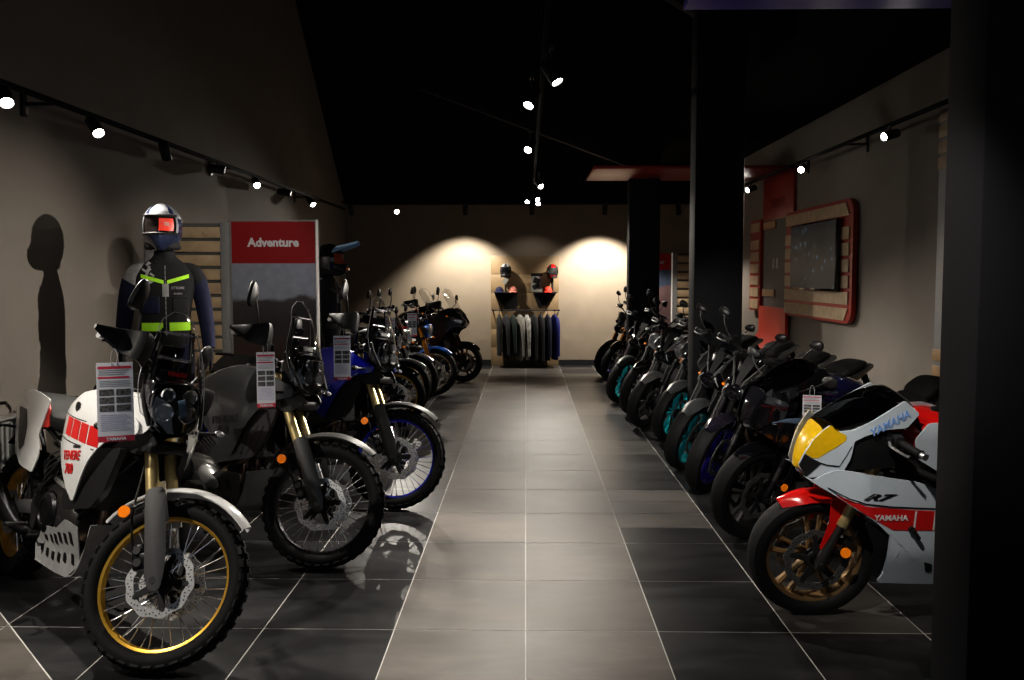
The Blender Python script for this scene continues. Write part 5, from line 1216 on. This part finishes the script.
gs = [('dark olive riding jacket leftmost on the clothes rail', -.46, mat('olive_cloth', (.028, .03, .028), .85), .84, .25), ('charcoal grey jacket second from the left on the rail', -.335, mat('charcoal_cloth', (.03, .03, .034), .85), .86, .5), ('dark jacket with pale green trim third on the rail', -.215, mat('dark_green_cloth', (.015, .025, .018), .85), .84, .35),
      ('light grey hooded jacket in the middle of the clothes rail', -.07, whitec, .88, .75), ('black and white jacket beside the light grey hooded one', .065, mat('speckled_cloth', (.30, .29, .27), .8, noise=.6, scale=12), .88, .35), ('long black jacket right of the black and white one', .17, blackc, .92, .45),
      ('heavy black coat hanging lowest on the rail', .29, blackc, .95, .35), ('very dark navy jacket left of the blue one', .40, mat('dark_navy_cloth', (.012, .014, .03), .85), .90, .3), ('blue riding jacket rightmost on the clothes rail', .52, bluec, .90, .6)]
for k_, (lb, x, m, L, rz) in enumerate(gs): garment(lb, -.47 + .122 * k_, m, m, L * (.94, .98, .95, 1.0, .98, 1.01, 1.0, .97, .96)[k_], rz * .35, w=.34)

# ------------------------------------------------------------------ price tags hanging from the motorcycles
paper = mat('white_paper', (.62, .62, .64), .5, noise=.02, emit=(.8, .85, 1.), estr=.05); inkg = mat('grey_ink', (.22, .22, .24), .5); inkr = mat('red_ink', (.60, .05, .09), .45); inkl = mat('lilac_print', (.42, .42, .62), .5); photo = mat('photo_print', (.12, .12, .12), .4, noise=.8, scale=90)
def price_tag(label, c, right, w=.115, h=.30, lean=.0, big=True):
    r = V3((right[0], right[1], 0)).normalized(); up = (Z_ + r * lean).normalized(); M = frame(c, r, up)
    o = bpy.data.objects.new('price_tag', None); C.objects.link(o); o.matrix_basis = M; tag(o, label, 'price tag', 'price sheets hanging from the motorcycles')
    def rect(mb, x0, x1, y0, y1, m, z=.0012):
        f = lambda x: -.9 * (x * x)
        n = 4; mb.add([(x0 + (x1 - x0) * i / n, y, z + f(x0 + (x1 - x0) * i / n)) for i in range(n + 1) for y in (y0, y1)], [(2 * i, 2 * i + 2, 2 * i + 3, 2 * i + 1) for i in range(n)], m)
    b = MB(); rect(b, -w / 2, w / 2, -h / 2, h / 2, paper, .0006)
    b.add([(q[0], q[1], q[2] - .0012) for q in b.v], [tuple(reversed(f)) for f in b.f], paper); link('sheet', b.mesh('sheet', recalc=False), o)
    b = MB(); rect(b, -w * .46, w * .46, h * .42, h * .455, inkr); rect(b, -w * .46, w * .40, h * .30, h * .325, inkr)
    for k in range(3): rect(b, -w * .44, w * (.40 - .06 * k), h * (.395 - .025 * k), h * (.405 - .025 * k), inkg)
    for k in range(4): rect(b, -w * .42, w * .42, h * (.265 - .022 * k), h * (.273 - .022 * k), inkg)
    for i in range(2):
        for j in range(3): rect(b, -w * .43 + i * w * .46, -w * .43 + i * w * .46 + w * .40, h * (.085 - .10 * j), h * (.165 - .10 * j), photo)
    for k in range(9): rect(b, -w * .42, w * (.42 if k % 3 else .30), h * (-.165 - .024 * k), h * (-.157 - .024 * k), inkl)
    rect(b, -w / 2, w / 2, -h / 2, -h * .425, inkr); p = link('print', b.mesh('print', recalc=False), o)
    if big: link('lettering', textmesh('YAMAHA', h * .055, paper, .0003, bold=.0006), p, Matrix.Translation((0, -h * .463, .0018)))
    s = MB(); s.tube([(-.01, h / 2 - .01, .002), (-.012, h / 2 + .03, -.01), (0, h / 2 + .055, -.02), (.012, h / 2 + .03, -.01), (.01, h / 2 - .01, .002)], .0018, greyc, 5, k=3); link('loop', s.mesh('loop'), o)

# ------------------------------------------------------------------ place the motorcycles
GL, GR = 'motorcycles parked along the left side', 'motorcycles parked along the right side'
adventure('white and red adventure motorcycle with gold rims, front left in the foreground', (-1.60, 3.10), -40.5, 41, white, gold, white, seatm, True, True, redd, 12.5, GL, alubr)
adventure('dark grey adventure motorcycle with black spoked rims behind the white and red one', (-1.163, 4.271), -21, 20, dgreyp, blackmet, greyfl, seatm, True, None, blackd, 9, GL, greyfl)
adventure('blue adventure motorcycle with a blue front rim, third along the left row', (-.945, 5.40), -25, 22, bluep, bluerim, blackp, seatm, True, None, blued, 9, GL, blackp, tank=bluep)
retro('dark retro motorcycle with gold rim and chrome fork, next after the blue one', (-1.43, 8.30), -32, 26, blackg, gold, blackg, chrome, 'conv', 8, GL)
retro('silver tanked retro motorcycle with gold front rim in the middle of the left row', (-1.46, 9.05), -32, 26, silverp, gold, silverp, chrome, 'conv', 8, GL, fly=True)
retro('black and chrome retro motorcycle with pale gold rim, left of the orange forked one', (-1.45, 9.74), -32, 26, blackg, mat('pale_gold', (.75, .62, .38), .25, 1.), chrome, chrome, 'conv', 8, GL, lampm=chrome)
retro('motorcycle with orange gold fork, blue mudguard and red white and blue tank', (-1.29, 10.62), -32, 24, red, mat('pale_gold', (.75, .62, .38), .25, 1.), bluem, orangefork, 'usd', 8, GL, lampm=bluem)
tourer('black sport touring motorcycle with tall screen, farthest right in the left row', (-.97, 12.05), -24, 8, group=GL)
tourer('second black touring motorcycle with tall screen, half hidden behind the nearest one', (-1.45, 12.95), -24, 8, group=GL, body=blackg)

naked('farthest motorcycle on the right side, with a blue front wheel rim', (1.30, 12.80), 200, 22, blackg, bluerim, blackg, lean=8, group=GR, upper=orangefork)
retro('dark motorcycle with orange fork next to the far blue wheeled one', (1.31, 11.98), 208, 20, blackg, mat('black_rim', (.015, .015, .015), .3, .5), blackg, orangefork, 'usd', 8, GR, wlabel=None)
naked('black motorcycle with teal front wheel and grey mudguard near the back wall', (1.183, 10.16), 210, 22, dgreyp, tealrim, greyp, chrome, group=GR, wlabel='teal cast front wheel')
retro('black retro motorcycle with round lamp, farther of the two just left of the black column', (1.25, 9.25), 209, 22, blackg, mat('black_rim', (.015, .015, .015), .3, .5), blackg, blackmet, 'usd', 8, GR, wlabel=None)
naked('silver and black naked motorcycle with fanned intake fins just left of the black column', (1.242, 8.50), 208, 22, silverp, blackm, silverp, chrome, group=GR)
naked('grey motorcycle with teal front wheel partly hidden behind the black column', (1.392, 7.791), 207, 22, greyp, tealrim, greyp, silverp, group=GR, wlabel='teal cast front wheel')
naked('grey naked motorcycle with teal front wheel in front of the black column', (1.31, 6.644), 206, 24, greyp, tealrim, greyp, silverp, group=GR, wlabel='teal cast front wheel')
naked('black naked motorcycle with violet blue front wheel, third from the front right', (1.34, 5.953), 206, 24, dgreyp, purplerim, mat('dark_violet_paint', (.02, .018, .03), .2, coat=1.), greyfl, group=GR, wlabel='violet blue cast front wheel')
sport('all black faired sport motorcycle behind the white and red one', (1.376, 4.887), 199, 7, (blackg, blackg, mat('midnight_blue', (.008, .008, .035), .12, coat=1.), None, None), mat('black_wheel', (.012, .012, .013), .3, coat=.3), 8, GR, upper=blackmet, hero=False)
sport('white and red sport motorcycle with yellow nose and bronze wheels, front right', (1.352, 3.777), 185, -4, (paleblue, red, red, redd, yellow), bronze, 9, GR, goldfork, wlabel='bronze cast front wheel')

price_tag('price sheet hanging from the white and red adventure motorcycle', (-1.672, 3.19, 1.10), (cos(.38), sin(.38)), .135, .325, -.13)
price_tag('price sheet hanging from the dark grey adventure motorcycle', (-1.40, 4.24, 1.055), (cos(.30), sin(.30)), .095, .30, .08)
price_tag('price sheet hanging from the blue adventure motorcycle', (-1.275, 5.48, 1.045), (cos(.2), sin(.2)), .115, .31, .0)
price_tag('pinkish price sheet behind the blue motorcycle, left of its pair', (-1.53, 8.42, .90), (1, .2), .12, .26, .1, False)
price_tag('price sheet on the middle retro motorcycle, right of its pair', (-1.55, 9.02, .98), (1, .2), .11, .30, .0, False)
price_tag('price sheet on the motorcycle with the orange fork', (-1.50, 10.45, .97), (1, .2), .12, .31, .1, False)
price_tag('small price sheet on the all black sport motorcycle', (1.62, 4.50, .86), (1, -.25), .10, .16, .0, False)

# ------------------------------------------------------------------ track lights
emis = mat('lamp_face', (1, 1, 1), .5, emit=(1., .95, .88), estr=28)
emis2 = mat('lamp_face_dim', (1, 1, 1), .5, emit=(1., .95, .88), estr=9)
trackm = mat('track_black', (.008, .008, .008), .85, spec=.1)
def track(label, a, b, rods=(), wallside=0):
    a, b = V3(a), V3(b); r = empty('lighting_track', label, 'lighting track', (a + b) / 2); o = (a + b) / 2; m = MB(); m.T = Matrix.Translation(-o); L = (b - a).length; d = (b - a).normalized()
    m.box((a + b) / 2, (L if abs(d.x) > .5 else .035, L if abs(d.y) > .5 else .035, .03), trackm, .002); link('rail', m.mesh('rail'), r)
    for p, q in rods:
        m = MB(); m.T = Matrix.Translation(-o)
        if wallside: m.box((V3(p) + V3(q)) / 2, (abs(p[0] - q[0]) + .02, .03, .02), blackp, .002); m.box(q, (.02, .05, .16), blackp, .003)
        else: m.cyl(p, q, .006, blackp, 6)
        link('bracket', m.mesh('bracket'), r)
track('black lighting track along the left wall', (-3.0, .6, 2.72), (-3.0, 13.2, 2.72), [((-3.0, y, 2.72), (XL + .01, y, 2.72)) for y in (2.2, 5.15, 8.2, 11.2)], 1)
track('black lighting track along the right wall', (3.25, .6, 2.96), (3.25, 11.9, 2.96), [((3.25, y, 2.96), (XR - .01, y, 2.96)) for y in (2.2, 5.2, 8.3, 10.0)], 1)
track('black lighting track running down the middle of the ceiling', (.12, 1.0, 3.06), (.12, 13.6, 3.06), [((.12, y, 3.06), (.12, y, z)) for y, z in ((2.0, 6.43), (4.2, 6.43), (6.5, 6.43), (8.8, 6.43), (11., 5.85), (13., 3.95))])
track('black lighting track across the back wall', (-3.1, 13.45, 2.86), (2.6, 13.45, 2.86), [((x, 13.45, 2.86), (x, 13.45, 3.55)) for x in (-2.7, -.9, .9, 2.4)])
def spot(label, p, target, energy, ang=50, blend=.6, lit=True, r=.042, L=.15, col=(1., .93, .83), dim=False):
    hz = 2.735 if 'left track' in label else 2.97 if 'right wall' in label else 2.845 if 'back wall' in label else 3.045
    p, t = V3(p), V3(target); d = (t - p).normalized(); rt = empty('track_spotlight', label, 'spotlight', (p.x, p.y, hz)); O = V3((p.x, p.y, hz)); m = MB(); m.T = Matrix.Translation(-O)
    m.lathe([(.001, -.09), (r * .8, -.09), (r, -.075), (r, .075), (r - .005, .075), (r - .007, .055), (.001, .055)], blackp, p, d, n=24); link('housing', m.mesh('housing'), rt)
    m = MB(); m.T = Matrix.Translation(-O); m.lathe([(r - .008, .066), (.001, .066)], (emis2 if dim else emis) if lit else blackg, p, d, n=24); link('lens', m.mesh('lens', recalc=False), rt)
    m = MB(); m.T = Matrix.Translation(-O); m.tube([p - d * .03, V3((p.x, p.y, (p.z + hz) / 2)), O], [.010, .010, .012], blackp, 8); m.box(O - Z_ * .015, (.03, .10, .03), blackp, .003); link('arm', m.mesh('arm'), rt)
    if energy:
        l = bpy.data.lights.new('spot_lamp', 'SPOT'); l.energy = energy; l.spot_size = radians(ang); l.spot_blend = blend; l.shadow_soft_size = .03; l.color = col
        lo = bpy.data.objects.new('spot_lamp', l); C.objects.link(lo); lo.location = p + d * .085; lo.rotation_euler = (-d).to_track_quat('Z', 'Y').to_euler()
LY = [4.59, 5.56, 6.64, 7.75, 8.87, 9.93, 11.13]
LT = [(-1.3, 3.0, .3), (-1.0, 4.0, .2), None, (3.45, 9.8, 1.5), (-1.2, 5.6, .3), (3.45, 11.0, 1.6), (-1.1, 9.4, .4)]
wd = ('nearest, at the left edge of the picture', 'second along, above the mannequin side', 'turned away and unlit, third along', 'fourth along', 'fifth along', 'sixth along', 'farthest, above the banner')
for y, t, w_ in zip(LY, LT, wd):
    spot('black spotlight on the left track, ' + w_, (-3.0, y, 2.65), t or (-3.2, y + .9, 1.9), 0 if t is None else (38 if t[0] > 3 else 150), 62, lit=t is not None)
spot('added black spotlight on the left track, out of view, brightening the front left', (-3.0, 2.3, 2.60), (-1.6, 3.3, .3), 200, 60)  # additional lamp beyond the frame, there to brighten the front left motorcycle
for y, t, e, w_ in ((7.25, (-3.1, 5.0, .95), 850, 'nearer of the pair beside the television panel'), (9.49, (-1.55, 3.3, .7), 800, 'above the rounded red panel'), (11.65, (-2.9, 8.6, .8), 300, 'small one by the red board')):
    spot('black spotlight on the right wall track, ' + w_, (3.25, y, 2.87), t, e, 30, 1.)
cpos = [((.16, 5.06, 2.88), (1.5, 4.3, .5), 120, 'nearest and largest'), ((.04, 5.76, 2.88), (-1.0, 4.3, .3), 270, 'second, tilted left'), ((.04, 7.86, 2.88), (-1.1, 5.3, .5), 330, 'third, facing the viewer'),
        ((.18, 11.07, 2.88), (1.5, 8.4, .7), 320, 'fourth, small'), ((.16, 12.87, 2.88), (1.5, 10.6, .7), 260, 'fifth, small'), ((.04, 12.9, 2.85), (-1.0, 10.6, .4), 180, 'sixth, left of the far pair'), ((.20, 13.1, 2.83), (.1, 9.4, 0.), 130, 'farthest of all')]
for p, t, e, w_ in cpos: spot('black spotlight hanging on the middle track, ' + w_, p, t, e, 62)
spot('added black spotlight on the middle track overhead, out of view, lighting the slats', (.12, 2.4, 2.9), (-2.66, 6.7, 1.5), 230, 24)  # unseen lamp, added so the wooden slats are lit
spot('added black spotlight on the middle track overhead, out of view, brightening the right row', (.12, 3.1, 2.9), (1.65, 6.3, .7), 420, 40)  # added above the frame for more light on the right-hand row
spot('added black spotlight on the middle track overhead, out of view, lighting the front right', (.12, 1.7, 2.9), (1.95, 3.95, .75), 210, 40)  # unseen extra lamp, put in to light the front right motorcycle
for x, t, e, w_ in ((-2.95, (-2.9, 14.3, 1.4), 0, 'leftmost, dark'), (-2.18, (-1.2, 9.5, .6), 140, 'lit and facing the viewer'), (-1.02, (-1.15, 14.38, .6), 220, 'left of the clothes display'), (.10, (.1, 14.3, 1.0), 8, 'above the clothes display'), (1.32, (1.28, 14.38, .6), 330, 'right of the clothes display'), (2.55, (2.6, 12.9, 1.1), 160, 'rightmost')):
    spot('black spotlight on the back wall track, ' + w_, (x, 13.45, 2.72), t, e, 96, lit=(x == -2.18))
# broad faint bluish area light behind the viewer, with no window modelled there
a = bpy.data.lights.new('rear_area_light', 'AREA'); a.shape = 'RECTANGLE'; a.size = 6; a.size_y = 2.6; a.energy = 10; a.color = (.75, .85, 1.)
ao = bpy.data.objects.new('rear_area_light', a); C.objects.link(ao); ao.location = (0, YF + .1, 1.9); ao.rotation_euler = (radians(90), 0, 0)
w = bpy.data.worlds.new('World'); bpy.context.scene.world = w; w.use_nodes = True; w.node_tree.nodes['Background'].inputs[0].default_value = (.5, .55, .65, 1); w.node_tree.nodes['Background'].inputs[1].default_value = .0

# ------------------------------------------------------------------ camera
cam = bpy.data.cameras.new('camera'); cam.sensor_width = 36; cam.lens = 796 / 1024 * 36; cam.shift_y = -(340 - 322.4) / 1024; cam.clip_start = .05
co = bpy.data.objects.new('camera', cam); C.objects.link(co); co.location = (0, 0, 1.613); co.rotation_euler = (radians(90 - 3.33), 0, radians(1.0))
sc_ = bpy.context.scene; sc_.camera = co
sc_.view_settings.view_transform = 'Standard'; sc_.view_settings.look = 'Medium High Contrast'; sc_.view_settings.exposure = .12
sc_.cycles.use_denoising = True; sc_.cycles.max_bounces = 8; sc_.cycles.transparent_max_bounces = 16; sc_.cycles.sample_clamp_indirect = 4
